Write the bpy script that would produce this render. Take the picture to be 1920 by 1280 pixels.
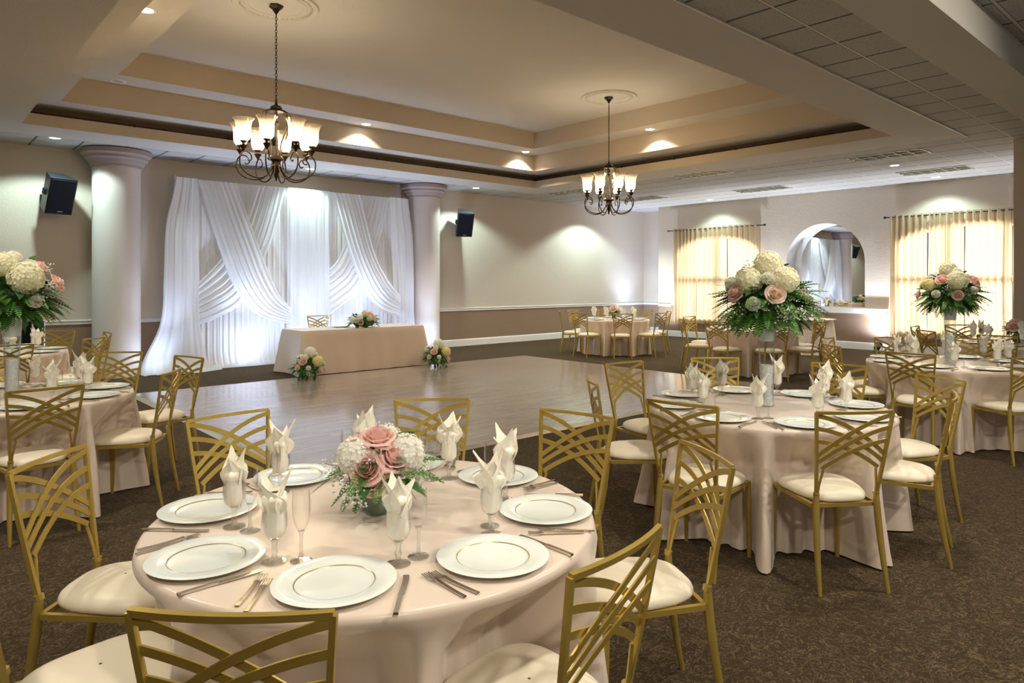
import bpy, bmesh, math, random
from math import sin, cos, pi, radians, sqrt, atan2, hypot, tan
from mathutils import Vector, Matrix

for o in list(bpy.data.objects): bpy.data.objects.remove(o)
S = bpy.context.scene
COL = S.collection
RND = random.Random(7)

# ------------------------------------------------------------------ camera, world, exposure
F_PX = 1289.0; YAW = radians(41.89); EYE = 1.58
cam_d = bpy.data.cameras.new('camera'); cam = bpy.data.objects.new('camera', cam_d); COL.objects.link(cam)
cam.location = (0, 0, EYE); cam.rotation_euler = (pi/2, 0, -YAW)
cam_d.sensor_width = 36; cam_d.lens = F_PX/1920*36; cam_d.shift_y = -(640-528.5)/1920
cam_d.clip_start = .05; cam_d.clip_end = 200
S.camera = cam
W = bpy.data.worlds.new('sky'); S.world = W; W.use_nodes = True
bg = W.node_tree.nodes['Background']; bg.inputs[0].default_value = (1, .95, .88, 1); bg.inputs[1].default_value = .09
S.view_settings.view_transform = 'Standard'; S.view_settings.look = 'None'
S.view_settings.gamma = 1; S.view_settings.use_curve_mapping = False
S.view_settings.exposure = 1.14

WARM = (1, .84, .63); NEUT = (1, .92, .79); COOL = (.74, 1, .95); BLUE = (.56, .69, 1)
def spot(name, loc, power, size, color, rad=.06, blend=.3, target=None):
    d = bpy.data.lights.new(name, 'SPOT'); d.energy = power; d.spot_size = radians(size); d.color = color
    d.shadow_soft_size = rad; d.spot_blend = blend
    o = bpy.data.objects.new(name, d); COL.objects.link(o); o.location = loc
    if target: o.rotation_euler = (Vector(target)-Vector(loc)).to_track_quat('-Z', 'Y').to_euler()
    return o
def area(name, loc, power, sx, sy, color, target):
    d = bpy.data.lights.new(name, 'AREA'); d.shape = 'RECTANGLE'; d.size = sx; d.size_y = sy; d.energy = power; d.color = color
    o = bpy.data.objects.new(name, d); COL.objects.link(o); o.location = loc
    o.rotation_euler = (Vector(target)-Vector(loc)).to_track_quat('-Z', 'Y').to_euler()
    return o

# room numbers (metres): X runs along the back wall, Y towards it
HC = 3.79; YB = 13.47; XW = 16.88
TX0, TX1, TY0, TY1 = 1.30, 11.16, 3.88, 11.63        # tray opening
BX0, BX1, BY0, BY1 = 0.38, 12.08, 3.15, 12.45        # smooth border
RAIL = .93
# daylight outside the two windows
area('daylight', (20.4, 10.9, 2.2), 330, 2.6, 2.6, (1, .97, .9), (16.88, 10.35, 1.7))
area('daylight', (20.4, 4.6, 2.2), 460, 2.8, 2.6, (1, .97, .9), (16.88, 4.3, 1.7))
# recessed cans: (x, y, z, power, cone, colour, blend)
CANS_AND_FILLS = [(1.82, 12.51, HC, 90, 134, COOL, .3, 1), (6.04, 12.62, HC, 60, 110, COOL, .4, 1), (10.15, 12.58, HC, 95, 130, COOL, .3, 1),
        (14.7, 12.50, HC, 130, 126, COOL, .3, 0),
        (6.33, 11.0, 4.43, 100, 125, WARM, .5, 1), (10.27, 11.0, 4.43, 100, 125, WARM, .5, 1), (10.48, 7.83, 4.43, 100, 125, WARM, .5, 1),
        (1.95, 7.92, 4.43, 100, 125, WARM, .5, 1), (2.35, 11.0, 4.43, 0, 110, WARM, .5, 1),
        (14.08, 4.85, HC, 40, 120, NEUT, .6, 1), (16.3, 4.81, HC, 60, 130, COOL, .4, 1), (16.3, 10.2, HC, 60, 130, COOL, .4, 1)]
# unseen fill spots added over the near tables, behind the camera and around the room
for gx, gy, pw in ((1.5, .9, 80), (4.3, 1.4, 110), (7.7, 2.6, 120), (-.9, 2.2, 110), (2.9, -1.6, 190), (-.6, -1.9, 150), (6.0, -1.4, 190), (.0, 5.2, 120), (-.2, 9.0, 90), (12.9, 8.0, 110), (14.2, 5.9, 110), (12.9, 11.2, 90)):
    CANS_AND_FILLS.append((gx, gy, HC, pw, 135, NEUT, .7, 0))

# ------------------------------------------------------------------ materials
MATS = {}
def mat(name, col, rough=.5, metal=0., bump=0., bscale=60., var=0., vscale=4., sheen=0., coat=0., trans=0., emis=None, ior=1.45, sss=0.):
    m = bpy.data.materials.new(name); m.use_nodes = True; nt = m.node_tree; b = nt.nodes['Principled BSDF']
    b.inputs['Base Color'].default_value = (*col, 1); b.inputs['Roughness'].default_value = rough; b.inputs['Metallic'].default_value = metal
    b.inputs['IOR'].default_value = ior
    if sheen: b.inputs['Sheen Weight'].default_value = sheen
    if coat: b.inputs['Coat Weight'].default_value = coat
    if trans: b.inputs['Transmission Weight'].default_value = trans
    if emis: b.inputs['Emission Color'].default_value = (*emis[0], 1); b.inputs['Emission Strength'].default_value = emis[1]
    tc = None
    if bump or var:
        tc = nt.nodes.new('ShaderNodeTexCoord')
    if bump:
        n = nt.nodes.new('ShaderNodeTexNoise'); n.inputs['Scale'].default_value = bscale; n.inputs['Detail'].default_value = 4
        bp = nt.nodes.new('ShaderNodeBump'); bp.inputs['Strength'].default_value = bump; bp.inputs['Distance'].default_value = .01
        nt.links.new(tc.outputs['Object'], n.inputs['Vector']); nt.links.new(n.outputs['Fac'], bp.inputs['Height']); nt.links.new(bp.outputs['Normal'], b.inputs['Normal'])
    if var:
        n = nt.nodes.new('ShaderNodeTexNoise'); n.inputs['Scale'].default_value = vscale; n.inputs['Detail'].default_value = 3
        r = nt.nodes.new('ShaderNodeValToRGB')
        r.color_ramp.elements[0].position = .3; r.color_ramp.elements[1].position = .7
        r.color_ramp.elements[0].color = (*[c*(1-var) for c in col], 1); r.color_ramp.elements[1].color = (*[min(1, c*(1+var)) for c in col], 1)
        nt.links.new(tc.outputs['Object'], n.inputs['Vector']); nt.links.new(n.outputs['Fac'], r.inputs['Fac']); nt.links.new(r.outputs['Color'], b.inputs['Base Color'])
    MATS[name] = m
    return m
def nd(nt, t, **kw):
    n = nt.nodes.new(t)
    for k, v in kw.items():
        if k in n.inputs: n.inputs[k].default_value = v
        else: setattr(n, k, v)
    return n
def thin_glass(name, tint=(1, 1, 1), refl=.08, frost=0.):
    m = bpy.data.materials.new(name); m.use_nodes = True; nt = m.node_tree; nt.nodes.clear()
    out = nd(nt, 'ShaderNodeOutputMaterial'); tr = nd(nt, 'ShaderNodeBsdfTransparent', Color=(*tint, 1)); gl = nd(nt, 'ShaderNodeBsdfGlossy', Roughness=.03)
    lw = nd(nt, 'ShaderNodeLayerWeight', Blend=.35); mx = nd(nt, 'ShaderNodeMixShader')
    ma = nd(nt, 'ShaderNodeMath', operation='MULTIPLY_ADD'); ma.inputs[1].default_value = .75; ma.inputs[2].default_value = refl*.5
    nt.links.new(lw.outputs['Facing'], ma.inputs[0])
    pw = nd(nt, 'ShaderNodeMath', operation='POWER'); pw.inputs[1].default_value = 1.6
    nt.links.new(ma.outputs[0], pw.inputs[0]); nt.links.new(pw.outputs[0], mx.inputs['Fac'])
    nt.links.new(tr.outputs[0], mx.inputs[1]); nt.links.new(gl.outputs[0], mx.inputs[2])
    last = mx
    if frost:
        df = nd(nt, 'ShaderNodeBsdfTranslucent', Color=(.95, .93, .88, 1)); d2 = nd(nt, 'ShaderNodeBsdfDiffuse', Color=(.9, .88, .82, 1))
        m1 = nd(nt, 'ShaderNodeMixShader'); m1.inputs['Fac'].default_value = .5
        nt.links.new(df.outputs[0], m1.inputs[1]); nt.links.new(d2.outputs[0], m1.inputs[2])
        m2 = nd(nt, 'ShaderNodeMixShader'); m2.inputs['Fac'].default_value = frost
        nt.links.new(last.outputs[0], m2.inputs[1]); nt.links.new(m1.outputs[0], m2.inputs[2]); last = m2
    nt.links.new(last.outputs[0], out.inputs[0]); MATS[name] = m
    return m
def cloth_mat(name, col, transl=.3, transp=0., rough=.8, weave=0.):
    m = bpy.data.materials.new(name); m.use_nodes = True; nt = m.node_tree; nt.nodes.clear()
    out = nd(nt, 'ShaderNodeOutputMaterial'); d = nd(nt, 'ShaderNodeBsdfDiffuse', Color=(*col, 1)); t = nd(nt, 'ShaderNodeBsdfTranslucent', Color=(*col, 1))
    mx = nd(nt, 'ShaderNodeMixShader'); mx.inputs['Fac'].default_value = transl
    nt.links.new(d.outputs[0], mx.inputs[1]); nt.links.new(t.outputs[0], mx.inputs[2]); last = mx
    if weave:
        tc = nd(nt, 'ShaderNodeTexCoord'); mp = nd(nt, 'ShaderNodeMapping'); mp.inputs['Scale'].default_value = (60, 60, 3)
        n = nd(nt, 'ShaderNodeTexNoise', Scale=3.); r = nd(nt, 'ShaderNodeValToRGB')
        r.color_ramp.elements[0].color = (*[c*(1-weave) for c in col], 1); r.color_ramp.elements[1].color = (*col, 1)
        nt.links.new(tc.outputs['Object'], mp.inputs['Vector']); nt.links.new(mp.outputs[0], n.inputs['Vector']); nt.links.new(n.outputs['Fac'], r.inputs['Fac'])
        nt.links.new(r.outputs[0], d.inputs['Color']); nt.links.new(r.outputs[0], t.inputs['Color'])
    if transp:
        tr = nd(nt, 'ShaderNodeBsdfTransparent'); m2 = nd(nt, 'ShaderNodeMixShader'); m2.inputs['Fac'].default_value = transp
        nt.links.new(last.outputs[0], m2.inputs[1]); nt.links.new(tr.outputs[0], m2.inputs[2]); last = m2
    nt.links.new(last.outputs[0], out.inputs[0]); MATS[name] = m
    return m

GOLD = mat('gold_paint', (.50, .36, .085), .34, .55, var=.08, vscale=9)
SEAT = mat('cream_vinyl', (.80, .72, .56), .42, bump=.05, bscale=25)
SATIN = mat('champagne_satin', (.75, .62, .51), .28, sheen=.3, var=.03, vscale=2)
LINEN = mat('ivory_napkin', (.93, .89, .76), .32, sheen=.3)
PLATE = mat('charger_glaze', (.82, .87, .81), .16, coat=.5)
PGOLD = mat('plate_gold', (.62, .52, .28), .3, .7)
STEEL = mat('cutlery_steel', (.62, .58, .52), .22, 1.)
GLASS = thin_glass('glass_thin')
STEMG = thin_glass('glass_stem', (.97, .98, .97), .5)
BRONZE = mat('dark_bronze', (.030, .020, .013), .45, .6, var=.3, vscale=30)
SHADE = thin_glass('shade_glass', (.80, .70, .52), .1, frost=.14)
BULB = mat('bulb_glow', (1, .9, .7), .5, emis=((1, .82, .57), 62.))
TRIMW = mat('white_trim', (.82, .81, .79), .4)
BLACK = mat('black_plastic', (.012, .013, .018), .4, bump=.2, bscale=300)
NAVY = mat('speaker_grille', (.005, .008, .020), .85, bump=.3, bscale=500)
ALU = mat('aluminium', (.6, .6, .62), .3, .9)
PAINT = mat('ceiling_paint', (.60, .56, .50), .85, bump=.25, bscale=45)
RISER = mat('riser_paint', (.54, .465, .37), .85, bump=.15, bscale=45)
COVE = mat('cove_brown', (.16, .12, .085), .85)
COLP = mat('column_plaster', (.60, .545, .51), .7, bump=.15, bscale=40)
CAPM = mat('capital_stone', (.36, .29, .26), .7, bump=.2, bscale=40)
SHEER = cloth_mat('white_sheer', (.90, .91, .92), .35, .12)
SHEER2 = cloth_mat('white_sheer_dense', (.88, .86, .83), .25, .0)
CURT = cloth_mat('sheer_tan_curtain', (.82, .67, .46), .5, .0, weave=.3)
LACE = mat('lace_rosette', (.80, .70, .60), .7, bump=1., bscale=22, var=.16, vscale=20)
LENS = mat('lamp_lens', (1, 1, 1), .4, emis=((1, .95, .85), 9.))
LENSC = mat('lamp_lens_cool', (1, 1, 1), .4, emis=((.9, 1, .98), 9.))
LENSB = mat('lamp_lens_blue', (1, 1, 1), .4, emis=((.75, .82, 1), 12.))
OFF = mat('lamp_lens_off', (.5, .48, .45), .2)
MIRROR = mat('mirror_silver', (.9, .92, .92), .01, 1.)
LOUV = mat('louver_metal', (.60, .60, .55), .35, .5)
PANEW = thin_glass('window_glass', (1, 1, 1), .06)
WHITEV = cloth_mat('white_tulle', (.97, .97, .96), .2)
WATER = thin_glass('vase_glass', (.95, .97, .97), .12)
GEM = mat('clear_gems', (.93, .93, .91), .2, bump=1., bscale=70, var=.15, vscale=90, coat=.5)
HYD = cloth_mat('hydrangea_petal', (.95, .93, .72), .4)
WHT = cloth_mat('white_petal', (.95, .94, .86), .4)
PINK = cloth_mat('pink_petal', (.96, .68, .62), .35)
BLUSH = cloth_mat('blush_petal', (.96, .78, .66), .35)
YEL = cloth_mat('yellow_petal', (.93, .84, .46), .35)
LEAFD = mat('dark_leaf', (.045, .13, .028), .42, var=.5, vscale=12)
LEAFG = mat('fern_leaf', (.075, .20, .032), .5, var=.45, vscale=12)
GYP = cloth_mat('gypsophila', (.96, .96, .90), .3)
STEMM = mat('green_stem', (.08, .16, .04), .6)

def tile_mat():
    m = mat('ceiling_tile', (.60, .58, .55), .9); nt = m.node_tree; b = nt.nodes['Principled BSDF']
    g = nd(nt, 'ShaderNodeNewGeometry'); sp = nd(nt, 'ShaderNodeSeparateXYZ'); nt.links.new(g.outputs['Position'], sp.inputs[0])
    fs = []
    for k, off in ((0, 5.26), (1, 2.72)):
        a = nd(nt, 'ShaderNodeMath', operation='SUBTRACT'); a.inputs[1].default_value = off - .61*40; nt.links.new(sp.outputs[k], a.inputs[0])
        d = nd(nt, 'ShaderNodeMath', operation='DIVIDE'); d.inputs[1].default_value = .61; nt.links.new(a.outputs[0], d.inputs[0])
        f = nd(nt, 'ShaderNodeMath', operation='FRACT'); nt.links.new(d.outputs[0], f.inputs[0])
        s = nd(nt, 'ShaderNodeMath', operation='SUBTRACT'); s.inputs[1].default_value = .5; nt.links.new(f.outputs[0], s.inputs[0])
        ab = nd(nt, 'ShaderNodeMath', operation='ABSOLUTE'); nt.links.new(s.outputs[0], ab.inputs[0])
        fs.append(ab)
    n = nd(nt, 'ShaderNodeTexNoise', Scale=120., Detail=2.); nt.links.new(g.outputs['Position'], n.inputs['Vector'])
    r0 = nd(nt, 'ShaderNodeValToRGB'); r0.color_ramp.elements[0].position = .38; r0.color_ramp.elements[1].position = .58
    r0.color_ramp.elements[0].color = (.36, .345, .32, 1); r0.color_ramp.elements[1].color = (.56, .545, .52, 1); nt.links.new(n.outputs['Fac'], r0.inputs['Fac'])
    last = r0.outputs[0]
    for k, lim, colr in ((0, .474, (.12, .11, .10, 1)), (1, .472, (.12, .11, .10, 1)), (1, .480, (.68, .66, .62, 1))):
        gt = nd(nt, 'ShaderNodeMath', operation='GREATER_THAN'); gt.inputs[1].default_value = lim; nt.links.new(fs[k].outputs[0], gt.inputs[0])
        mm = nd(nt, 'ShaderNodeMix', data_type='RGBA'); nt.links.new(gt.outputs[0], mm.inputs[0]); nt.links.new(last, mm.inputs[6]); mm.inputs[7].default_value = colr; last = mm.outputs[2]
    nt.links.new(last, b.inputs['Base Color'])
    return m
TILE = tile_mat()
def wall_mat():
    m = mat('two_tone_wall', (.6, .5, .4), .8); nt = m.node_tree; b = nt.nodes['Principled BSDF']
    g = nd(nt, 'ShaderNodeNewGeometry'); sp = nd(nt, 'ShaderNodeSeparateXYZ'); nt.links.new(g.outputs['Position'], sp.inputs[0])
    gt = nd(nt, 'ShaderNodeMath', operation='GREATER_THAN'); gt.inputs[1].default_value = RAIL-.03; nt.links.new(sp.outputs[2], gt.inputs[0])
    mm = nd(nt, 'ShaderNodeMix', data_type='RGBA'); mm.inputs[6].default_value = (.30, .205, .14, 1); mm.inputs[7].default_value = (.64, .56, .47, 1)
    nt.links.new(gt.outputs[0], mm.inputs[0]); nt.links.new(mm.outputs[2], b.inputs['Base Color'])
    n = nd(nt, 'ShaderNodeTexNoise', Scale=28., Detail=5.); nt.links.new(g.outputs['Position'], n.inputs['Vector'])
    bp = nd(nt, 'ShaderNodeBump', Strength=.35, Distance=.01); nt.links.new(n.outputs['Fac'], bp.inputs['Height']); nt.links.new(bp.outputs[0], b.inputs['Normal'])
    return m
WALL = wall_mat()
def carpet_mat():
    m = mat('brown_carpet', (.06, .04, .025), 1.); nt = m.node_tree; b = nt.nodes['Principled BSDF']; b.inputs['Specular IOR Level'].default_value = .1; b.inputs['Sheen Weight'].default_value = .12; b.inputs['Sheen Roughness'].default_value = .25; b.inputs['Sheen Tint'].default_value = (.8, .65, .5, 1)
    g = nd(nt, 'ShaderNodeNewGeometry')
    n = nd(nt, 'ShaderNodeTexNoise', Scale=13., Detail=1.5, Distortion=2.6); nt.links.new(g.outputs['Position'], n.inputs['Vector'])
    r = nd(nt, 'ShaderNodeValToRGB'); e = r.color_ramp.elements
    e[0].position = .40; e[0].color = (0, 0, 0, 1); e[1].position = .60; e[1].color = (0, 0, 0, 1)
    for p, v in ((.47, .15), (.50, 1.), (.53, .15)):
        q = e.new(p); q.color = (v, v, v, 1)
    nt.links.new(n.outputs['Fac'], r.inputs['Fac'])
    n2 = nd(nt, 'ShaderNodeTexNoise', Scale=150., Detail=2.); nt.links.new(g.outputs['Position'], n2.inputs['Vector'])
    mu = nd(nt, 'ShaderNodeMath', operation='MULTIPLY'); nt.links.new(r.outputs[0], mu.inputs[0]); nt.links.new(n2.outputs['Fac'], mu.inputs[1])
    r2 = nd(nt, 'ShaderNodeValToRGB'); r2.color_ramp.elements[0].position = .42; r2.color_ramp.elements[1].position = .68
    r2.color_ramp.elements[0].color = (.036, .024, .013, 1); r2.color_ramp.elements[1].color = (.075, .053, .030, 1); nt.links.new(n2.outputs['Fac'], r2.inputs['Fac'])
    mm = nd(nt, 'ShaderNodeMix', data_type='RGBA'); nt.links.new(mu.outputs[0], mm.inputs[0]); nt.links.new(r2.outputs[0], mm.inputs[6]); mm.inputs[7].default_value = (.25, .19, .105, 1)
    nt.links.new(mm.outputs[2], b.inputs['Base Color'])
    bp = nd(nt, 'ShaderNodeBump', Strength=.6, Distance=.01); nt.links.new(n2.outputs['Fac'], bp.inputs['Height']); nt.links.new(bp.outputs[0], b.inputs['Normal'])
    return m
CARPET = carpet_mat()
def wood_mat():
    m = mat('greige_planks', (.2, .16, .13), .2); nt = m.node_tree; b = nt.nodes['Principled BSDF']
    g = nd(nt, 'ShaderNodeNewGeometry'); mp = nd(nt, 'ShaderNodeMapping'); nt.links.new(g.outputs['Position'], mp.inputs[0]); mp.inputs['Scale'].default_value = (1, 1, 1)
    br = nd(nt, 'ShaderNodeTexBrick', Scale=1.0); br.offset = .37; br.inputs['Brick Width'].default_value = 1.1; br.inputs['Row Height'].default_value = .13; br.inputs['Mortar Size'].default_value = .0018
    br.inputs['Color1'].default_value = (.37, .30, .25, 1); br.inputs['Color2'].default_value = (.295, .235, .195, 1); br.inputs['Mortar'].default_value = (.08, .06, .05, 1); br.inputs['Bias'].default_value = -.1
    nt.links.new(mp.outputs[0], br.inputs['Vector'])
    mp2 = nd(nt, 'ShaderNodeMapping'); mp2.inputs['Scale'].default_value = (1.2, 26, 1); nt.links.new(g.outputs['Position'], mp2.inputs[0])
    n = nd(nt, 'ShaderNodeTexNoise', Scale=1.6, Detail=5.); nt.links.new(mp2.outputs[0], n.inputs['Vector'])
    r = nd(nt, 'ShaderNodeValToRGB'); r.color_ramp.elements[0].position = .3; r.color_ramp.elements[1].position = .72; r.color_ramp.elements[0].color = (.68, .68, .68, 1); r.color_ramp.elements[1].color = (1.25, 1.25, 1.25, 1)
    nt.links.new(n.outputs['Fac'], r.inputs['Fac'])
    mm = nd(nt, 'ShaderNodeMix', data_type='RGBA', blend_type='MULTIPLY'); mm.inputs[0].default_value = 1; nt.links.new(br.outputs['Color'], mm.inputs[6]); nt.links.new(r.outputs[0], mm.inputs[7])
    nt.links.new(mm.outputs[2], b.inputs['Base Color'])
    b.inputs['Roughness'].default_value = .2; b.inputs['Specular IOR Level'].default_value = .8; b.inputs['Coat Weight'].default_value = .35; b.inputs['Coat Roughness'].default_value = .12
    bp = nd(nt, 'ShaderNodeBump', Strength=.08, Distance=.01); nt.links.new(n.outputs['Fac'], bp.inputs['Height']); nt.links.new(bp.outputs[0], b.inputs['Normal'])
    return m
WOOD = wood_mat()

# ------------------------------------------------------------------ mesh helpers
class MB:
    def __init__(s): s.v = []; s.f = []; s.m = []; s.cur = 0
    def quadf(s, *idx): s.f.append(tuple(idx)); s.m.append(s.cur)
    def box(s, x0, x1, y0, y1, z0, z1):
        n = len(s.v); s.v += [(x0, y0, z0), (x1, y0, z0), (x1, y1, z0), (x0, y1, z0), (x0, y0, z1), (x1, y0, z1), (x1, y1, z1), (x0, y1, z1)]
        for q in ((0, 3, 2, 1), (4, 5, 6, 7), (0, 1, 5, 4), (1, 2, 6, 5), (2, 3, 7, 6), (3, 0, 4, 7)): s.quadf(*[n+i for i in q])
        return s
    def quad(s, a, b, c, d):
        n = len(s.v); s.v += [a, b, c, d]; s.quadf(n, n+1, n+2, n+3); return s
    def grid(s, P, closed_u=False, closed_v=False):
        nu, nv = len(P), len(P[0]); n = len(s.v)
        for row in P: s.v += [tuple(p) for p in row]
        for i in range(nu if closed_u else nu-1):
            for j in range(nv if closed_v else nv-1):
                s.quadf(n+i*nv+j, n+((i+1) % nu)*nv+j, n+((i+1) % nu)*nv+(j+1) % nv, n+i*nv+(j+1) % nv)
        return s
    def tube(s, pts, r, n=8, cap=True, flat=None):
        pts = [Vector(p) for p in pts]; k = len(pts); rs = r if isinstance(r, (list, tuple)) else [r]*k
        base = len(s.v); up = None
        for i, p in enumerate(pts):
            t = (pts[min(i+1, k-1)]-pts[max(i-1, 0)]).normalized()
            if up is None: up = Vector((0, 0, 1)) if abs(t.z) < .9 else Vector((0, 1, 0))
            a = t.cross(up).normalized(); b = a.cross(t).normalized(); up = b
            for j in range(n):
                an = 2*pi*j/n
                if flat: q = a*cos(an)*flat[0]+b*sin(an)*flat[1]
                else: q = (a*cos(an)+b*sin(an))*rs[i]
                s.v.append(tuple(p+q))
        for i in range(k-1):
            for j in range(n): s.quadf(base+i*n+j, base+i*n+(j+1) % n, base+(i+1)*n+(j+1) % n, base+(i+1)*n+j)
        if cap:
            s.f.append(tuple(base+j for j in reversed(range(n)))); s.m.append(s.cur)
            s.f.append(tuple(base+(k-1)*n+j for j in range(n))); s.m.append(s.cur)
        return s
    def bar(s, pts, nrm, w, t):
        """flat bar: width w across the path in the plane whose normal is nrm, thickness t along nrm"""
        pts = [Vector(p) for p in pts]; k = len(pts); base = len(s.v); nv = Vector(nrm).normalized()
        for i, p in enumerate(pts):
            tt = (pts[min(i+1, k-1)]-pts[max(i-1, 0)]).normalized(); a = nv.cross(tt).normalized()
            for sa, sb in ((-1, -1), (1, -1), (1, 1), (-1, 1)): s.v.append(tuple(p+a*sa*w/2+nv*sb*t/2))
        for i in range(k-1):
            for j in range(4): s.quadf(base+i*4+j, base+i*4+(j+1) % 4, base+(i+1)*4+(j+1) % 4, base+(i+1)*4+j)
        s.quadf(base+3, base+2, base+1, base); e = base+(k-1)*4; s.quadf(e, e+1, e+2, e+3)
        return s
    def lathe(s, prof, n=24, c=(0, 0, 0), a0=0, capb=False, capt=False):
        base = len(s.v)
        for r, z in prof:
            for j in range(n): an = a0+2*pi*j/n; s.v.append((c[0]+r*cos(an), c[1]+r*sin(an), c[2]+z))
        k = len(prof)
        for i in range(k-1):
            for j in range(n): s.quadf(base+i*n+j, base+i*n+(j+1) % n, base+(i+1)*n+(j+1) % n, base+(i+1)*n+j)
        if capb: s.f.append(tuple(base+j for j in reversed(range(n)))); s.m.append(s.cur)
        if capt: s.f.append(tuple(base+(k-1)*n+j for j in range(n))); s.m.append(s.cur)
        return s
    def xf(s, M, start=0):
        for i in range(start, len(s.v)): s.v[i] = tuple(M @ Vector(s.v[i]))
        return s
    def mesh(s, name, mats, smooth=True, auto=None):
        me = bpy.data.meshes.new(name); me.from_pydata(s.v, [], s.f); me.update()
        for m in (mats if isinstance(mats, (list, tuple)) else [mats]): me.materials.append(m)
        if any(s.m): me.polygons.foreach_set('material_index', s.m)
        me.polygons.foreach_set('use_smooth', [smooth]*len(me.polygons))
        if smooth and auto:
            bm = bmesh.new(); bm.from_mesh(me)
            for e in bm.edges:
                if len(e.link_faces) == 2 and e.calc_face_angle(0) > radians(auto): e.smooth = False
            bm.to_mesh(me); bm.free()
        return me
def tag(o, label=None, cat=None, group=None, kind=None):
    if label: o['label'] = label
    if cat: o['category'] = cat
    if group: o['group'] = group
    if kind: o['kind'] = kind
    return o
def link(name, me, parent=None, loc=None, rz=0):
    o = bpy.data.objects.new(name, me); COL.objects.link(o)
    if parent: o.parent = parent
    if loc: o.location = loc
    if rz: o.rotation_euler = (0, 0, rz)
    return o
def obj(name, mb, mats, parent=None, loc=None, rz=0, smooth=True, auto=35):
    return link(name, mb.mesh(name, mats, smooth, auto), parent, loc, rz)
def empty(name, loc=(0, 0, 0), rz=0):
    o = bpy.data.objects.new(name, None); COL.objects.link(o); o.location = loc; o.rotation_euler = (0, 0, rz); o.empty_display_size = .05
    return o
def kids(o): return [c for c in COL.objects if c.parent == o]
def copy_tree(o, tree):
    c = o.copy(); COL.objects.link(c)
    for ch, sub in tree:
        d = ch.copy(); COL.objects.link(d); d.parent = c
        for g in sub:
            e = g.copy(); COL.objects.link(e); e.parent = d
    return c
def tree_of(o):
    return [(ch, list(kids(ch))) for ch in kids(o)]
class Proto:
    """first use returns the built thing itself, later uses return copies of it and of all its parts"""
    def __init__(s, o): s.o = o; s.t = tree_of(o); s.used = False
    def put(s, loc, rz, label, cat, group, scale=None):
        if not s.used: c = s.o; s.used = True
        else: c = copy_tree(s.o, s.t)
        c.location = loc; c.rotation_euler = (0, 0, rz)
        if scale: c.scale = (scale,)*3
        return tag(c, label, cat, group)
def struct(name, mb, mats, smooth=False, auto=35):
    return tag(obj(name, mb, mats, smooth=smooth, auto=auto), kind='structure')
def bez(a, b, c, n):
    return [tuple((1-t)**2*a[i]+2*t*(1-t)*b[i]+t*t*c[i] for i in range(len(a))) for t in [k/n for k in range(n+1)]]
def interp(pts, t):
    """Catmull-Rom through pts, t in 0..1"""
    n = len(pts)-1; x = min(max(t, 0), 1)*n; i = min(int(x), n-1); u = x-i
    p0 = pts[max(i-1, 0)]; p1 = pts[i]; p2 = pts[i+1]; p3 = pts[min(i+2, n)]
    return [.5*((2*p1[k])+(-p0[k]+p2[k])*u+(2*p0[k]-5*p1[k]+4*p2[k]-p3[k])*u*u+(-p0[k]+3*p1[k]-3*p2[k]+p3[k])*u**3) for k in range(len(p1))]

# ------------------------------------------------------------------ room shell
XL, YF = -3.2, -4.2; XE = 17.7
struct('floor', MB().box(XL, XE+.2, YF, YB+.2, -.1, 0), CARPET)
m = MB()
def ring(mb, x0, x1, y0, y1, X0, X1, Y0, Y1, z):
    """flat frame between inner rect (lower case) and outer rect (upper case)"""
    mb.quad((X0, Y0, z), (X0, y0, z), (X1, y0, z), (X1, Y0, z)); mb.quad((X0, y1, z), (X0, Y1, z), (X1, Y1, z), (X1, y1, z))
    mb.quad((X0, y0, z), (X0, y1, z), (x0, y1, z), (x0, y0, z)); mb.quad((x1, y0, z), (x1, y1, z), (X1, y1, z), (X1, y0, z))
def riser(mb, x0, x1, y0, y1, z0, z1):
    for a, b in (((x0, y0), (x1, y0)), ((x1, y0), (x1, y1)), ((x1, y1), (x0, y1)), ((x0, y1), (x0, y0))):
        mb.quad((*a, z0), (*b, z0), (*b, z1), (*a, z1))
m.cur = 0; ring(m, BX0, BX1, BY0, BY1, XL, XE+.2, YF, YB+.2, HC)
struct('ceiling', m, [TILE])
m = MB(); ring(m, TX0, TX1, TY0, TY1, BX0, BX1, BY0, BY1, HC-.012); riser(m, BX0, BX1, BY0, BY1, HC-.012, HC+.01)
m.cur = 1; riser(m, TX0, TX1, TY0, TY1, HC-.012, 3.94); ring(m, TX0, TX1, TY0, TY1, TX0-.02, TX1+.02, TY0-.02, TY1+.02, 3.94)
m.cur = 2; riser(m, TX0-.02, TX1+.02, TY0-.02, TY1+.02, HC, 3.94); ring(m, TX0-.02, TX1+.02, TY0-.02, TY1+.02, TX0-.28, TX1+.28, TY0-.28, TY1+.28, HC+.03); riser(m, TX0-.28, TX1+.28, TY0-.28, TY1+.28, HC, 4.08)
i2, i3 = .40, .98
m.cur = 0; ring(m, TX0+i2, TX1-i2, TY0+i2, TY1-i2, TX0-.28, TX1+.28, TY0-.28, TY1+.28, 4.08)
m.cur = 1; riser(m, TX0+i2, TX1-i2, TY0+i2, TY1-i2, 4.08, 4.43)
m.cur = 0; ring(m, TX0+i3, TX1-i3, TY0+i3, TY1-i3, TX0+i2, TX1-i2, TY0+i2, TY1-i2, 4.43)
m.cur = 1; riser(m, TX0+i3, TX1-i3, TY0+i3, TY1-i3, 4.43, 4.77)
m.cur = 0; m.quad((TX0+i3, TY0+i3, 4.77), (TX1-i3, TY0+i3, 4.77), (TX1-i3, TY1-i3, 4.77), (TX0+i3, TY1-i3, 4.77))
struct('ceiling', m, [PAINT, RISER, COVE]).name = 'ceiling.001'
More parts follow.
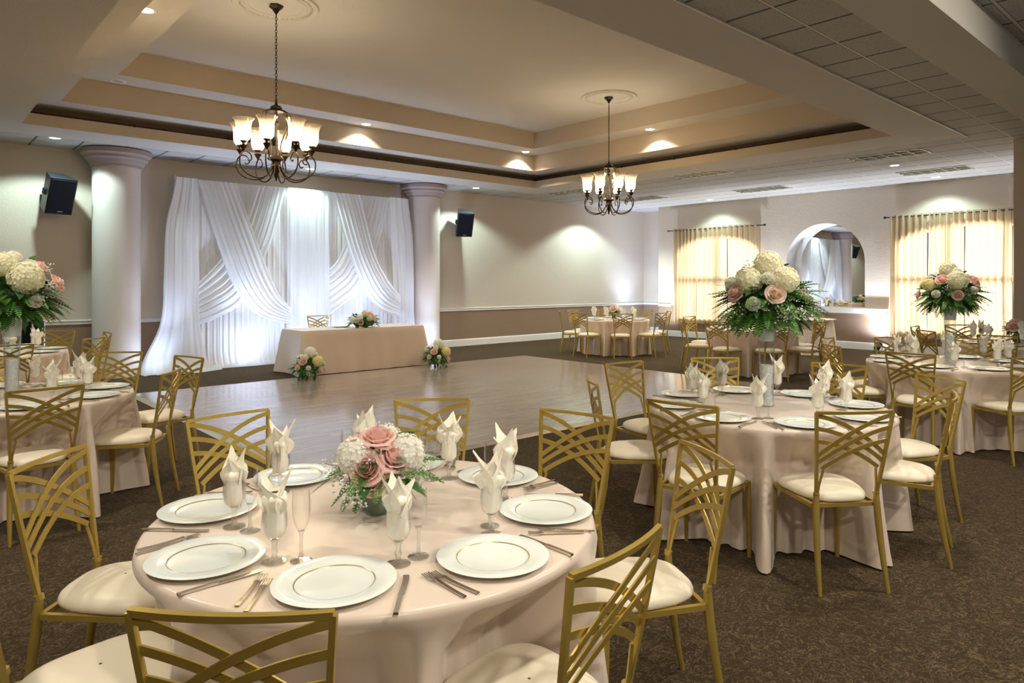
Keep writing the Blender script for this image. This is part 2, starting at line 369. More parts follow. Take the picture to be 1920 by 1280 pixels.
# rope light channel on the cove lip
m = MB()
zz = 3.955
for a, b in (((TX0, TY1), (TX1, TY1)), ((TX1, TY1), (TX1, TY0)), ((TX0, TY0), (TX0, TY1)), ((TX0, TY0), (TX1, TY0))):
    m.tube([(*a, zz), (*b, zz)], .008, 6)
    L = hypot(b[0]-a[0], b[1]-a[1]); n = int(L/1.25)
    for k in range(1, n):
        x = a[0]+(b[0]-a[0])*k/n; y = a[1]+(b[1]-a[1])*k/n; m.box(x-.015, x+.015, y-.015, y+.015, zz-.02, zz+.02)
tag(obj('trim_1', m, BRONZE), kind='structure')
# T-bar edge along the border
m = MB(); riser(m, BX0-.012, BX1+.012, BY0-.012, BY1+.012, HC-.016, HC); ring(m, BX0, BX1, BY0, BY1, BX0-.012, BX1+.012, BY0-.012, BY1+.012, HC-.016)
struct('trim_2', m, TRIMW)
# walls
struct('wall_back', MB().box(XL, XE+.2, YB, YB+.2, 0, HC+.05), WALL)
struct('wall_left', MB().box(XL-.2, XL, YF, YB+.2, 0, HC+.05), WALL)
struct('wall_alcove', MB().box(XE, XE+.2, 12.3, YB, 0, HC+.05), WALL)
# right wall with two window openings and the arched niche
def arch_open(y0, y1, z0, zs):          # flat sides to zs, then a half ellipse of height h
    pass
OPEN = []   # (y0, y1, z0, zspring, rise)
W1 = (9.12, 11.56, .56, 2.35, .46); W2 = (2.75, 5.74, .50, 2.35, .46); NI = (6.46, 8.36, RAIL+.03, 2.06, .95)
def top_of(o, y):
    y0, y1, z0, zs, rise = o; c = (y0+y1)/2; h = (y1-y0)/2; t = (y-c)/h
    return zs+rise*sqrt(max(0, 1-t*t))
ys = set([YF, 12.3])
for o in (W1, W2, NI):
    n = 36
    for k in range(n+1): ys.add(round((o[0]+o[1])/2-cos(pi*k/n)*(o[1]-o[0])/2, 4))
ys = sorted(ys); m = MB()
for a, b in zip(ys[:-1], ys[1:]):
    mid = (a+b)/2; hit = [o for o in (W1, W2, NI) if o[0] < mid < o[1]]
    if hit:
        o = hit[0]; ta, tb = top_of(o, a), top_of(o, b)
        m.quad((XW, a, 0), (XW, b, 0), (XW, b, o[2]), (XW, a, o[2])); m.quad((XW, a, ta), (XW, b, tb), (XW, b, HC+.05), (XW, a, HC+.05))
    else: m.quad((XW, a, 0), (XW, b, 0), (XW, b, HC+.05), (XW, a, HC+.05))
m.quad((XW, 12.3, 0), (XE+.2, 12.3, 0), (XE+.2, 12.3, HC+.05), (XW, 12.3, HC+.05))
m.quad((XW+.45, 12.3, 0), (XW+.45, YF, 0), (XW+.45, YF, .6), (XW+.45, 12.3, .6))
struct('wall_right', m, WALL)
def reveal(o, depth, mb, full=True):
    y0, y1, z0, zs, rise = o; n = 36
    P = [(y0, z0), (y0, zs)]+[((y0+y1)/2-cos(pi*k/n)*(y1-y0)/2, top_of(o, (y0+y1)/2-cos(pi*k/n)*(y1-y0)/2)) for k in range(1, n)]+[(y1, zs), (y1, z0)]
    for (a, za), (b, zb) in zip(P, P[1:]+P[:1]): mb.quad((XW, a, za), (XW+depth, a, za), (XW+depth, b, zb), (XW, b, zb))
    return P
m = MB(); P = reveal(NI, .42, m); struct('trim_3', m, TRIMW, smooth=True)
# the mirror filling the niche
m = MB(); x = XW+.41; n0 = len(P); m.v += [(x, a, z) for a, z in P]+[(x+.006, a, z) for a, z in P]; m.f.append(tuple(range(n0))); m.m.append(0); m.f.append(tuple(range(2*n0-1, n0-1, -1))); m.m.append(0)
for k in range(n0): m.quadf(k, (k+1) % n0, n0+(k+1) % n0, n0+k)
tag(obj('mirror', m, MIRROR, smooth=False), 'tall arched wall mirror set in a white-edged niche between the two curtained windows', 'mirror')
m = MB().box(XW-.10, XW+.42, NI[0]-.5, NI[1]+.12, RAIL-.09, RAIL+.028); struct('trim_4', m, TRIMW)
# windows
for k, o in enumerate((W1, W2)):
    root = tag(empty('window_%d' % (k+1), (0, 0, 0)), kind='structure')
    m = MB(); PP = reveal(o, .16, m); obj('window_reveal', m, TRIMW, root)
    m = MB(); y0, y1, z0, zs, rise = o
    pts = [(XW+.12, a, z) for a, z in PP]
    m.tube(pts+[pts[0]], .035, 4)
    nb = 2 if k == 0 else 3
    for j in range(1, nb): yy = y0+(y1-y0)*j/nb; m.box(XW+.09, XW+.15, yy-.055, yy+.055, z0, top_of(o, yy))
    m.box(XW+.09, XW+.15, y0, y1, 1.60, 1.72)
    obj('window_frame', m, TRIMW, root)
    m = MB(); n0 = len(PP); m.v = [(XW+.12, a, z) for a, z in PP]; m.f.append(tuple(range(n0))); m.m.append(0); obj('pane', m, PANEW, root, smooth=False)
    obj('window_sill', MB().box(XW-.05, XW+.16, y0-.1, y1+.1, z0-.04, z0), TRIMW, root, smooth=False)
# baseboards and chair rails
def moulding(name, prof, segs, mt=TRIMW):
    m = MB()
    for (x0, y0), (x1, y1), (nx, ny) in segs:
        A = [(x0+nx*d, y0+ny*d, z) for d, z in prof]; B = [(x1+nx*d, y1+ny*d, z) for d, z in prof]; m.grid([A, B])
    return struct(name, m, mt)
BASEP = [(0, .17), (.008, .165), (.014, .15), (.016, .12), (.016, 0)]
RAILP = [(0, RAIL+.01), (.02, RAIL+.01), (.03, RAIL), (.018, RAIL-.012), (.014, RAIL-.04), (.02, RAIL-.05), (.012, RAIL-.065), (0, RAIL-.065)]
moulding('baseboard_back', BASEP, [((XL, YB), (XE, YB), (0, -1))])
moulding('baseboard_right', BASEP, [((XW, YF), (XW, 12.3), (-1, 0)), ((XE, 12.3), (XE, YB), (-1, 0))])
moulding('trim_5', RAILP, [((XL, YB), (XE, YB), (0, -1)), ((XE, 12.3), (XE, YB), (-1, 0)), ((XW, W1[1]+.3), (XW, 12.3), (-1, 0))])
# ceiling beam and wall end at the right
m = MB().box(XL, XE, 1.59, 2.03, 3.5, HC+.02); struct('trim_6', m, PAINT)
struct('wall_partition', MB().box(12.94, 13.35, .9, 2.75, 0, HC+.02), WALL)
m = MB()
for a, b in (((4.6, 1.25), (16, 1.25)), ((4.6, .98), (16, .98))): m.tube([(*a, HC-.02), (*b, HC-.02)], .012, 6)
for x in (5.6, 6.8, 8.0, 9.2): m.box(x-.02, x+.02, .95, 1.28, HC-.035, HC)
tag(obj('trim_7', m, PAINT), kind='structure')

# dance floor
DX0, DX1, DY0, DY1 = 2.48, 9.91, 5.16, 10.66
df = tag(empty('dance_floor', (0, 0, 0)), 'glossy greige wood plank dance floor laid on the brown carpet', 'dance floor')
obj('plank_deck', MB().box(DX0, DX1, DY0, DY1, .001, .022), WOOD, df, smooth=False)
m = MB()
for (x0, y0), (x1, y1), (nx, ny) in (((DX0, DY0), (DX1, DY0), (0, -1)), ((DX1, DY0), (DX1, DY1), (1, 0)), ((DX1, DY1), (DX0, DY1), (0, 1)), ((DX0, DY1), (DX0, DY0), (-1, 0))):
    A = [(x0+nx*d, y0+ny*d, z) for d, z in ((0, .023), (.02, .022), (.07, .002))]; B = [(x1+nx*d, y1+ny*d, z) for d, z in ((0, .023), (.02, .022), (.07, .002))]; m.grid([A, B])
obj('edge_ramp', m, mat('ramp_metal', (.42, .38, .33), .4, .3), df, smooth=False)

# ------------------------------------------------------------------ recessed lights
def can(x, y, z, cool, lit):
    t = empty('recessed_light', (x, y, z))
    obj('trim_ring', MB().lathe([(.105, -.001), (.10, -.008), (.08, -.010), (.072, -.004), (.072, .0)], 28), TRIMW, t)
    obj('lens', MB().lathe([(.0001, -.005), (.072, -.005)], 28), (LENSC if cool else LENS) if lit else OFF, t)
    return t
names = {0: 'cool-white recessed ceiling light above the wall speaker by the left column', 1: 'cool-white recessed ceiling light just above the white fabric backdrop',
         2: 'cool-white recessed ceiling light above the right-hand wall speaker', 4: 'lit recessed downlight on the back ledge of the tray ceiling, middle of the ledge',
         5: 'lit recessed downlight on the back ledge of the tray ceiling near its far right corner', 6: 'lit recessed downlight on the right ledge of the tray ceiling',
         7: 'lit recessed downlight on the left ledge of the tray ceiling', 8: 'unlit recessed downlight on the back ledge of the tray ceiling near its left corner',
         9: 'lit recessed light in the tiles between the two fluorescent troffers on the right', 10: 'recessed light close to the wall above the right-hand curtains', 11: 'recessed light close to the wall near the left-hand curtained window'}
for k, (x, y, z, pw, cone, colr, bl, vis) in enumerate(CANS_AND_FILLS):
    zz = z-(.012 if (BX0 < x < BX1 and z < 4 and BY0 < y < BY1) else 0)
    if vis: tag(can(x, y, zz, colr == COOL, pw > 0), names[k], 'ceiling light', 'recessed ceiling lights')
    if pw: spot('can_or_fill_lamp', (x, y, zz-.02), pw, cone, colr, .05 if k < 9 else .12, bl, (x*.4+1.2, 2.0, .4) if y < 0 else None)  # also makes the added fill spots, which have no fixture
# troffers (unlit) 0.61 x 1.22
def troffer(x0, y0, label, dx=.61, dy=1.22):
    t = empty('troffer_light', (x0, y0, HC)); m = MB()
    obj('housing', MB().box(.01, dx-.01, .01, dy-.01, -.004, .0), mat_tro, t, smooth=False)
    m = MB()
    m.box(0, dx, 0, .025, -.012, 0); m.box(0, dx, dy-.025, dy, -.012, 0); m.box(0, .025, 0, dy, -.012, 0); m.box(dx-.025, dx, 0, dy, -.012, 0)
    obj('frame', m, LOUV, t, smooth=False)
    m = MB()
    for k in range(1, 6): yy = dy*k/6; m.box(.02, dx-.02, yy-.008, yy+.008, -.03, -.003)
    for k in (1, 2): xx = dx*k/3; m.box(xx-.008, xx+.008, .02, dy-.02, -.03, -.003)
    obj('louver', m, LOUV, t, smooth=False)
    return tag(t, label, 'ceiling light', 'fluorescent troffer fixtures')
mat_tro = mat('troffer_back', (.24, .24, .20), .5)
gx = lambda k: 5.26+.61*k
gy = lambda k: 2.72+.61*k
troffer(gx(12), gy(2), 'unlit louvred troffer light in the tiles beside the tray corner at right')
troffer(gx(16), gy(2), 'unlit louvred troffer light in the tiles nearest the right-hand curtained window')
troffer(gx(11), gy(8)-.3, 'unlit louvred troffer light in the tiles just right of the farther chandelier')
troffer(gx(16), gy(8), 'unlit louvred troffer light in the tiles above the left-hand curtained window')
troffer(gx(11), gy(14)-.3, 'louvred troffer light in the tiles left of the farther chandelier shades')
troffer(gx(15), gy(13), 'louvred troffer light in the tiles behind the farther chandelier arms')

# ------------------------------------------------------------------ columns
def column(x, y, label):
    t = empty('round_column', (x, y, 0))
    obj('shaft', MB().lathe([(.37, 0), (.37, .04), (.36, .06), (.36, 3.5)], 48), COLP, t)
    obj('capital', MB().lathe([(.36, 3.48), (.385, 3.49), (.39, 3.53), (.41, 3.55), (.43, 3.60), (.47, 3.63), (.475, 3.67), (.52, 3.70), (.53, 3.70), (.53, 3.775)], 48), CAPM, t, auto=25)
    return tag(t, label, 'column', 'round columns beside the backdrop')
column(2.78, 13.09, 'tall round plaster column with moulded capital left of the white backdrop')
column(9.03, 13.09, 'tall round plaster column with moulded capital right of the white backdrop')

# ------------------------------------------------------------------ chandelier
def make_chandelier():
    t = empty('chandelier', (0, 0, 0)); ZT = 4.77
    obj('canopy', MB().lathe([(.001, ZT), (.075, ZT), (.085, ZT-.02), (.05, ZT-.045), (.03, ZT-.075), (.012, ZT-.10), (.001, ZT-.11)], 6, a0=.3), BRONZE, t, auto=20)
    m = MB(); z = ZT-.1; k = 0
    while z > 3.66:
        pts = []
        for j in range(9): a = 2*pi*j/8; pts.append((.011*cos(a)*(k % 2), .011*cos(a)*((k+1) % 2), z-.022+.024*sin(a)))
        m.tube(pts, .0035, 5); z -= .036; k += 1
    obj('chain', m, BRONZE, t)
    obj('finial', MB().lathe([(.006, 3.68), (.012, 3.65), (.02, 3.62), (.055, 3.605), (.07, 3.58), (.06, 3.565), (.085, 3.555), (.085, 3.54), (.02, 3.53)], 20), BRONZE, t)
    obj('inner_finial', MB().lathe([(.01, 3.53), (.012, 3.5), (.03, 3.47), (.012, 3.44), (.035, 3.41), (.012, 3.37), (.005, 3.34)], 14), BRONZE, t)
    for k in range(8):
        a = 2*pi*(k+.5)/8; prof = [(.06, 3.55), (.12, 3.545), (.16, 3.50), (.165, 3.43), (.15, 3.36), (.11, 3.25), (.07, 3.15), (.055, 3.06), (.05, 2.98)]
        obj('cage_rod', MB().tube([(interp(prof, i/20)[0]*cos(a), interp(prof, i/20)[0]*sin(a), interp(prof, i/20)[1]) for i in range(21)], .0065, 6), BRONZE, t)
    obj('hub', MB().lathe([(.001, 3.04), (.06, 3.03), (.085, 3.01), (.085, 2.985), (.05, 2.97), (.045, 2.93), (.06, 2.91), (.035, 2.86), (.02, 2.80), (.004, 2.74)], 20), BRONZE, t)
    for k in range(8):
        a = 2*pi*k/8+radians(8)
        ca, sa = cos(a), sin(a)
        prof = [(.04, 2.96), (.07, 2.86), (.14, 2.78), (.24, 2.755), (.36, 2.79), (.435, 2.87), (.44, 2.97), (.39, 3.035), (.325, 3.02), (.30, 2.965), (.33, 2.935), (.35, 2.95)]
        obj('arm', MB().tube([(interp(prof, i/36)[0]*ca, interp(prof, i/36)[0]*sa, interp(prof, i/36)[1]) for i in range(37)], .008, 7), BRONZE, t)
        c = (.40*ca, .40*sa, 0)
        obj('candle_cup', MB().lathe([(.005, 3.03), (.02, 3.06), (.045, 3.10), (.02, 3.105), (.018, 3.125), (.038, 3.14), (.038, 3.15), (.01, 3.15)], 14, c=c), BRONZE, t)
        obj('glass_shade', MB().lathe([(.03, 3.148), (.055, 3.155), (.072, 3.19), (.078, 3.24), (.079, 3.30), (.086, 3.34), (.100, 3.375), (.118, 3.395)], 24, c=c), SHADE, t)
        obj('bulb', MB().lathe([(.001, 3.155), (.02, 3.16), (.028, 3.20), (.034, 3.24), (.028, 3.28), (.012, 3.30), (.001, 3.303)], 14, c=c), BULB, t)
    return t
CH = Proto(make_chandelier())
CH.put((3.27, 7.72, 0), radians(0), 'large bronze eight-arm chandelier with frosted bell shades hanging nearest, at upper left', 'chandelier', 'chandeliers in the tray ceiling')
CH.put((9.17, 7.72, 0), radians(11), 'farther bronze eight-arm chandelier hanging by the right end of the tray ceiling', 'chandelier', 'chandeliers in the tray ceiling')
def medallion(x, y, label):
    m = MB(); prof = [(.0001, -.004), (.30, -.004), (.31, -.014), (.34, -.02), (.355, -.008), (.43, -.008), (.44, -.022), (.47, -.024), (.485, -.001)]
    m.lathe(prof, 64)
    for k in range(44): a = 2*pi*k/44; m.lathe([(.02, -.008), (.015, -.02), (.001, -.023)], 6, c=(.392*cos(a), .392*sin(a), 0))
    return tag(obj('ceiling_medallion', m, PAINT, loc=(x, y, 4.77), auto=30), label, 'ceiling medallion', 'plaster ceiling medallions')
medallion(3.27, 7.72, 'round plaster ceiling medallion above the nearest chandelier')
medallion(9.17, 7.72, 'round plaster ceiling medallion above the farther chandelier')

# ------------------------------------------------------------------ speakers
def speaker(label, x, z, yaw):
    t = empty('wall_speaker', (x, 13.05, z), yaw)
    m = MB(); w, h, d = .20, .29, .17
    prof = [(-w, -d), (-w*.9, -d-.02), (w*.9, -d-.02), (w, -d), (w*.62, d), (-w*.62, d)]
    m.grid([[(px, py, -h) for px, py in prof], [(px, py, h) for px, py in prof]], closed_v=True)
    n = len(m.v); m.f.append(tuple(range(5, -1, -1))); m.m.append(0); m.f.append(tuple(range(6, 12))); m.m.append(0)
    T = Matrix.Rotation(radians(22), 4, 'X'); m.xf(T); obj('cabinet', m, BLACK, t, auto=20)
    g = MB().box(-w*.86, w*.86, -d-.032, -d-.018, -h*.94, h*.94).xf(T); gr = obj('grille', g, NAVY, t, smooth=False)
    obj('badge', MB().box(-.035, .035, -d-.035, -d-.031, -h*.86, -h*.82).xf(T), ALU, gr, smooth=False)
    obj('handle', MB().box(-w*.95, -w*.82, -.05, .05, -.03, .06).xf(T), NAVY, t, smooth=False)
    b = MB(); b.tube([(0, .14, -.05), (0, .30, -.1)], .022, 8); b.box(-.06, .06, .395, .415, -.2, 0); b.tube([(0, .3, -.1), (0, .4, -.1)], .022, 8)
    obj('bracket', b.xf(Matrix.Rotation(0, 4, 'X')), BLACK, t)
    return tag(t, label, 'speaker', 'wall speakers either side of the backdrop')
speaker('black loudspeaker mounted high on the wall at the left, tilted down', 1.92, 3.0, radians(16))
speaker('black loudspeaker mounted high on the wall right of the right column', 10.14, 3.0, radians(-22))

# ------------------------------------------------------------------ backdrop
def pleats(x, n=1, seed=0):
    return .5*sin(x)+.3*sin(x*1.83+seed)+.2*sin(x*3.1+seed*2.3)
def make_backdrop():
    Y = 13.03; t = empty('fabric_backdrop', (6.05, Y, 0)); ox = 6.05
    def L(x, y, z): return (x-ox, y-Y, z)
    for x in (3.67, 6.08, 8.47): obj('pipe_post', MB().tube([L(x, Y+.02, 0), L(x, Y+.02, 3.47)], .022, 10), ALU, t)
    obj('pipe_crossbar', MB().tube([L(3.67, Y+.02, 3.39), L(8.47, Y+.02, 3.39)], .02, 8), ALU, t)
    def panel(name, xa, xb, y, mt, freq, amp, flare=0., pool=.0, za=3.42, seed=1., xaf=None, xbf=None):
        nx = int((xb-xa)*90); nz = 26; P = []
        for j in range(nz+1):
            s = j/nz; z = za*(1-s)+.006; row = []
            XA = xa if not xaf else interp(xaf, s)[0]; XB = xb if not xbf else interp(xbf, s)[0]
            for i in range(nx+1):
                u = i/nx; x = XA+(XB-XA)*u
                a = amp*(.35+.9*s)
                z2 = z; yy = y+a*pleats((xa+(xb-xa)*u)*freq, seed=seed)+.02*sin(x*3+seed)*s
                if s > .9: yy -= pool*((s-.9)/.1)**2*(.7+.3*sin(x*4+seed)); z2 = z+.02*(s-.9)/.1*abs(sin(x*17+seed))
                row.append(L(x, yy, z2))
            P.append(row)
        return obj(name, MB().grid(P), mt, t, auto=None)
    panel('back_curtain', 3.68, 8.46, Y-.03, SHEER2, 62, .022, pool=.12, seed=2)
    panel('side_panel', 3.62, 4.05, Y-.13, SHEER, 46, .03, pool=.30, seed=.5, xaf=[(3.66,), (3.50,), (3.46,), (3.40,), (3.05,)], xbf=[(4.03,), (4.03,), (4.05,), (4.06,), (4.2,)])
    panel('centre_panel', 5.70, 6.58, Y-.13, SHEER, 40, .028, pool=.1, seed=4)
    panel('side_panel', 8.02, 8.5, Y-.13, SHEER, 46, .03, pool=.25, seed=3, xaf=[(7.99,), (8.02,), (8.08,), (8.10,), (8.05,)], xbf=[(8.48,), (8.60,), (8.63,), (8.64,), (8.72,)])
    def swag(inner, outer, y0, seed, lay):
        n = 60; mm = 70; P = []
        for j in range(n+1):
            s = j/n; a = interp(inner, s); b = interp(outer, s); row = []
            for i in range(mm+1):
                u = i/mm; x = a[0]+(b[0]-a[0])*u; z = a[1]+(b[1]-a[1])*u
                amp = .030*(1-.35*s)
                yy = y0-.05*sin(pi*s)-lay+amp*pleats(u*46+seed, seed=seed)
                bow = .05*sin(pi*u)*sin(pi*min(1, s*1.1))
                row.append(L(x, yy-bow, z+.012*pleats(u*23+seed*2)*s))
            P.append(row)
        obj('swag', MB().grid(P), SHEER, t, auto=None)
    swag([(5.66, 3.40), (5.34, 2.29), (4.83, 1.26), (4.36, .93), (4.02, .80)], [(5.08, 3.40), (4.73, 2.46), (4.40, 1.98), (4.18, 1.72), (4.02, 1.55)], Y-.12, 1.3, 0)
    swag([(4.00, 3.40), (4.30, 2.35), (4.63, 1.47), (5.08, .95), (5.73, .76)], [(4.66, 3.40), (5.03, 2.38), (5.28, 1.72), (5.48, 1.33), (5.73, 1.06)], Y-.16, 2.1, .05)
    swag([(8.0, 3.40), (7.68, 2.37), (7.23, 1.45), (6.8, 1.07), (6.57, .91)], [(7.27, 3.40), (6.98, 2.57), (6.76, 2.1), (6.66, 1.95), (6.57, 1.85)], Y-.12, 3.3, 0)
    swag([(6.57, 3.40), (6.92, 2.23), (7.3, 1.39), (7.68, .99), (8.21, .80)], [(7.25, 3.40), (7.55, 2.25), (7.80, 1.75), (8.0, 1.50), (8.21, 1.30)], Y-.16, 4.4, .05)
    # fabric gathered on the floor
    m = MB(); P = []
    for j in range(9):
        s = j/8; row = []
        for i in range(160):
            x = 3.15+(i/159)*5.55; w = .30+.10*sin(x*2.1)+.06*sin(x*5.3)
            if x > 4.4: w *= .45
            row.append(L(x, Y-.10-s*w, .012+.055*sin(pi*s)*(1+.6*sin(x*19+s*3))*(1-.2*s)))
        P.append(row)
    obj('floor_puddle', m.grid(P), SHEER, t, auto=None)
    return tag(t, 'white sheer fabric backdrop with crossed swags hung on a pipe frame between two columns', 'backdrop')
make_backdrop()

# uplights on the floor
def par(x, y, yaw, label, tgt, pw, colr, vis=True, size=75):
    if vis:
        t = empty('uplight', (x, y, 0), yaw)
        T = Matrix.Translation((0, 0, .12)) @ Matrix.Rotation(radians(-60), 4, 'X')
        obj('lamp_body', MB().lathe([(.001, -.09), (.05, -.09), (.06, -.07), (.062, .06), (.07, .065), (.07, .09), (.06, .09), (.055, .07)], 20).xf(T), BLACK, t)
        obj('lens', MB().lathe([(.001, .071), (.055, .071)], 20).xf(T), LENSB, t)
        m = MB().bar([(-.085, 0, .004), (-.085, 0, .13)], (1, 0, 0), .03, .005).bar([(.085, 0, .004), (.085, 0, .13)], (1, 0, 0), .03, .005); m.box(-.085, .085, -.05, .05, .002, .008)
        obj('yoke', m, BLACK, t, smooth=False)
        tag(t, label, 'stage light')
    d = Vector(tgt)-Vector((x, y, .2)); d.normalize()
    spot('uplight_lamp', (x, y, .22), pw*1.1, 85, colr, .05, 1., (x+(tgt[0]-x)*.3, y+(tgt[1]-y)*.45, 3.7))
    spot('uplight_lamp', tuple(Vector((x, y, .15))+d*.14), pw*.30, 165, colr, .07, 1., tgt)
par(16.55, 6.05, radians(-90), 'small black uplight on the carpet below the right-hand curtains', (16.88, 6.3, 2.2), 170, (.75, .83, 1), size=130)
par(4.9, 12.2, 0, 'small black uplight on the floor behind the left end of the head table', (4.9, 13.0, 1.0), 90, BLUE, False, 140)
par(7.2, 12.2, 0, 'small black uplight on the floor behind the right end of the head table', (7.2, 13.0, 1.0), 90, BLUE, False, 140)
par(3.55, 12.35, 0, '', (2.9, 13.0, 1.0), 45, BLUE, False, 140)
par(8.75, 12.2, 0, '', (8.9, 13.0, 1.2), 60, BLUE, False, 130)
par(16.6, 12.75, 0, '', (17.4, 13.3, 1.4), 110, BLUE, False, 150)
par(6.05, 12.25, 0, '', (6.05, 13.0, 1.4), 60, BLUE, False)
par(16.3, 11.9, 0, '', (16.88, 11.9, 3.0), 130, (.8, .87, 1), False)
par(16.2, 8.8, 0, '', (16.88, 8.7, 3.0), 190, (.8, .87, 1), False)
par(16.2, 3.2, 0, '', (16.88, 3.2, 3.0), 160, (.8, .87, 1), False)

# ------------------------------------------------------------------ curtains
def rod(y0, y1, z, label):
    t = empty('curtain_rod', (XW-.12, (y0+y1)/2, z)); h = (y1-y0)/2
    obj('pole', MB().tube([(0, -h, 0), (0, h, 0)], .013, 8), BLACK, t)
    for s in (-1, 1):
        obj('finial', MB().lathe([(.001, -.035), (.02, -.025), (.032, 0), (.02, .025), (.008, .04)], 12, c=(0, 0, 0)).xf(Matrix.Translation((0, s*(h+.03), 0)) @ Matrix.Rotation(pi/2, 4, 'X')), BLACK, t)
        obj('wall_bracket', MB().tube([(0, s*(h-.12), 0), (.12, s*(h-.12), 0)], .009, 6), BLACK, t)
    return tag(t, label, 'curtain rod', 'curtain rods on the window wall')
rod(8.92, 11.84, 3.06, 'black curtain rod above the left-hand window, nearer the room corner')
rod(2.4, 5.95, 3.04, 'black curtain rod above the right-hand window beside the arched mirror')
def curtain(y0, y1, zt, zb, label, seed):
    t = empty('curtain', (XW-.12, (y0+y1)/2, 0)); c = (y0+y1)/2
    n = 6; nx = 140; nz = 30; P = []
    for j in range(nz+1):
        s = j/nz; z = (zt+.045)*(1-s)+zb*s; row = []
        for i in range(nx+1):
            u = i/nx; y = y0+(y1-y0)*u+.02*sin(s*4+seed)*sin(u*7)
            a = .045*(1-.25*s)
            row.append((a*sin(u*n*2*pi*.5*2+.2*sin(seed+s*2))+.012*sin(u*47+seed)*s, y-c, z))
        P.append(row)
    obj('fabric', MB().grid(P), CURT, t, auto=None)
    gm = MB().lathe([(.020, 0), (.026, .003), (.032, 0), (.026, -.003)], 14).xf(Matrix.Rotation(pi/2, 4, 'X')).mesh('grommet', ALU)
    for k in range(n*2):
        u = (k+.5)/(2*n); link('grommet', gm, t, (0, y0+(y1-y0)*u-c, zt))
    return tag(t, label, 'curtain', 'tan grommet curtains')
curtain(10.95, 11.68, 3.06, .42, 'tan sheer curtain panel at the left end of the left-hand window', .3)
curtain(9.98, 10.93, 3.06, .42, 'tan sheer curtain panel in the middle of the left-hand window', 1.3)
curtain(9.02, 9.95, 3.06, .42, 'tan sheer curtain panel at the right end of the left-hand window', 2.3)
curtain(5.12, 5.88, 3.04, .34, 'tan sheer curtain panel next to the arched mirror, on the right-hand window', 3.3)
curtain(4.42, 5.10, 3.04, .34, 'tan sheer curtain panel second from the mirror on the right-hand window', 4.3)
curtain(3.58, 4.40, 3.04, .34, 'tan sheer curtain panel third from the mirror on the right-hand window', 5.3)
curtain(2.65, 3.56, 3.04, .34, 'tan sheer curtain panel fourth from the mirror, partly hidden by the wall end', 6.3)

# ------------------------------------------------------------------ chair
def make_chair():
    t = empty('fanfare_chair', (0, 0, 0))
    ZT = .925; zs = .47
    hw = lambda v: .163+(.205-.163)*(v-zs)/(ZT-zs)
    yb = lambda u, v: -.205-.17*(v-zs)-.022*(1-(u/.205)**2)*(v-zs)/(ZT-zs)
    P3 = lambda u, v, dy=0: (u, yb(u, v)+dy, v)
    nrm = (0, 1, .17)
    # top rail and posts
    m = MB(); m.bar([P3(-hw(ZT)+.41*k/12, ZT) for k in range(13)], nrm, .016, .014); obj('top_rail', m, GOLD, t, auto=30)
    for s in (-1, 1):
        obj('back_post', MB().bar([P3(s*hw(v), v) for v in [zs+(ZT-zs)*k/5 for k in range(6)]], nrm, .014, .016), GOLD, t, auto=30)
        obj('back_brace', MB().tube([P3(s*(hw(.62)-.035), .625), P3(s*(hw(.52)-.012), .54), P3(s*(hw(zs)-.004), .475)], .0065, 8), GOLD, t)
    for s in (-1, 1):
        for k, (v0, v1, du, cu, cv) in enumerate(((.908, .698, 0, -.025, .880), (.842, .665, .006, -.02, .818), (.775, .63, .022, -.012, .755))):
            a = (-hw(v0), v0); b = (hw(v1)-du, v1)
            pts = [P3(s*u, v, .004*s) for u, v in bez(a, (cu, cv), b, 14)]
            obj('lattice_strip', MB().bar(pts, nrm, .0215, .005), GOLD, t, auto=30)
    # seat
    N = 48; rings = []
    def outline(a, e=3.2):
        ca, sa = cos(a), sin(a); x = abs(ca)**(2/e)*(1 if ca > 0 else -1); y = abs(sa)**(2/e)*(1 if sa > 0 else -1)
        return x*(.192+.032*y), y*.205+.005+(.014*(1-x*x) if y > 0 else 0)
    for sc, z in ((.94, .442), (.985, .445), (1.0, .453), (.995, .462), (.97, .473), (.91, .484), (.80, .493), (.60, .500), (.35, .504), (.02, .505)):
        rings.append([(outline(2*pi*i/N)[0]*sc, outline(2*pi*i/N)[1]*sc, z) for i in range(N)])
    m = MB().grid(rings, closed_v=True); obj('seat', m, SEAT, t, auto=None)
    m = MB()
    for a, b in (((-.175, -.19), (.175, -.19)), ((.175, -.19), (.195, .185)), ((.195, .185), (-.195, .185)), ((-.195, .185), (-.175, -.19))): m.bar([(*a, .43), (*b, .43)], (0, 0, 1), .018, .02)
    obj('seat_frame', m, GOLD, t, smooth=False)
    for s in (-1, 1):
        z = [.49, .44, .36, .26, .14, 0]
        m = MB().tube([(s*(.163+.02*(1-q/.49)), -.207-.07*(1-q/.49)**1.6, q) for q in z], [.0135, .0165, .017, .016, .014, .0105], 12)
        obj('leg', m, GOLD, t)
        m = MB().tube([(s*.19, .185, .435), (s*.192, .190, .2), (s*.194, .195, 0)], [.0165, .0155, .012], 12); obj('leg', m, GOLD, t)
        obj('leg_collar', MB().tube([(s*.163, -.205, .482), (s*.163, -.208, .499)], .016, 10), GOLD, t)
    return t
CHAIR = Proto(make_chair())
CHAIRS = {}      # table -> list of (x, y, yaw)
CAMDIR = atan2
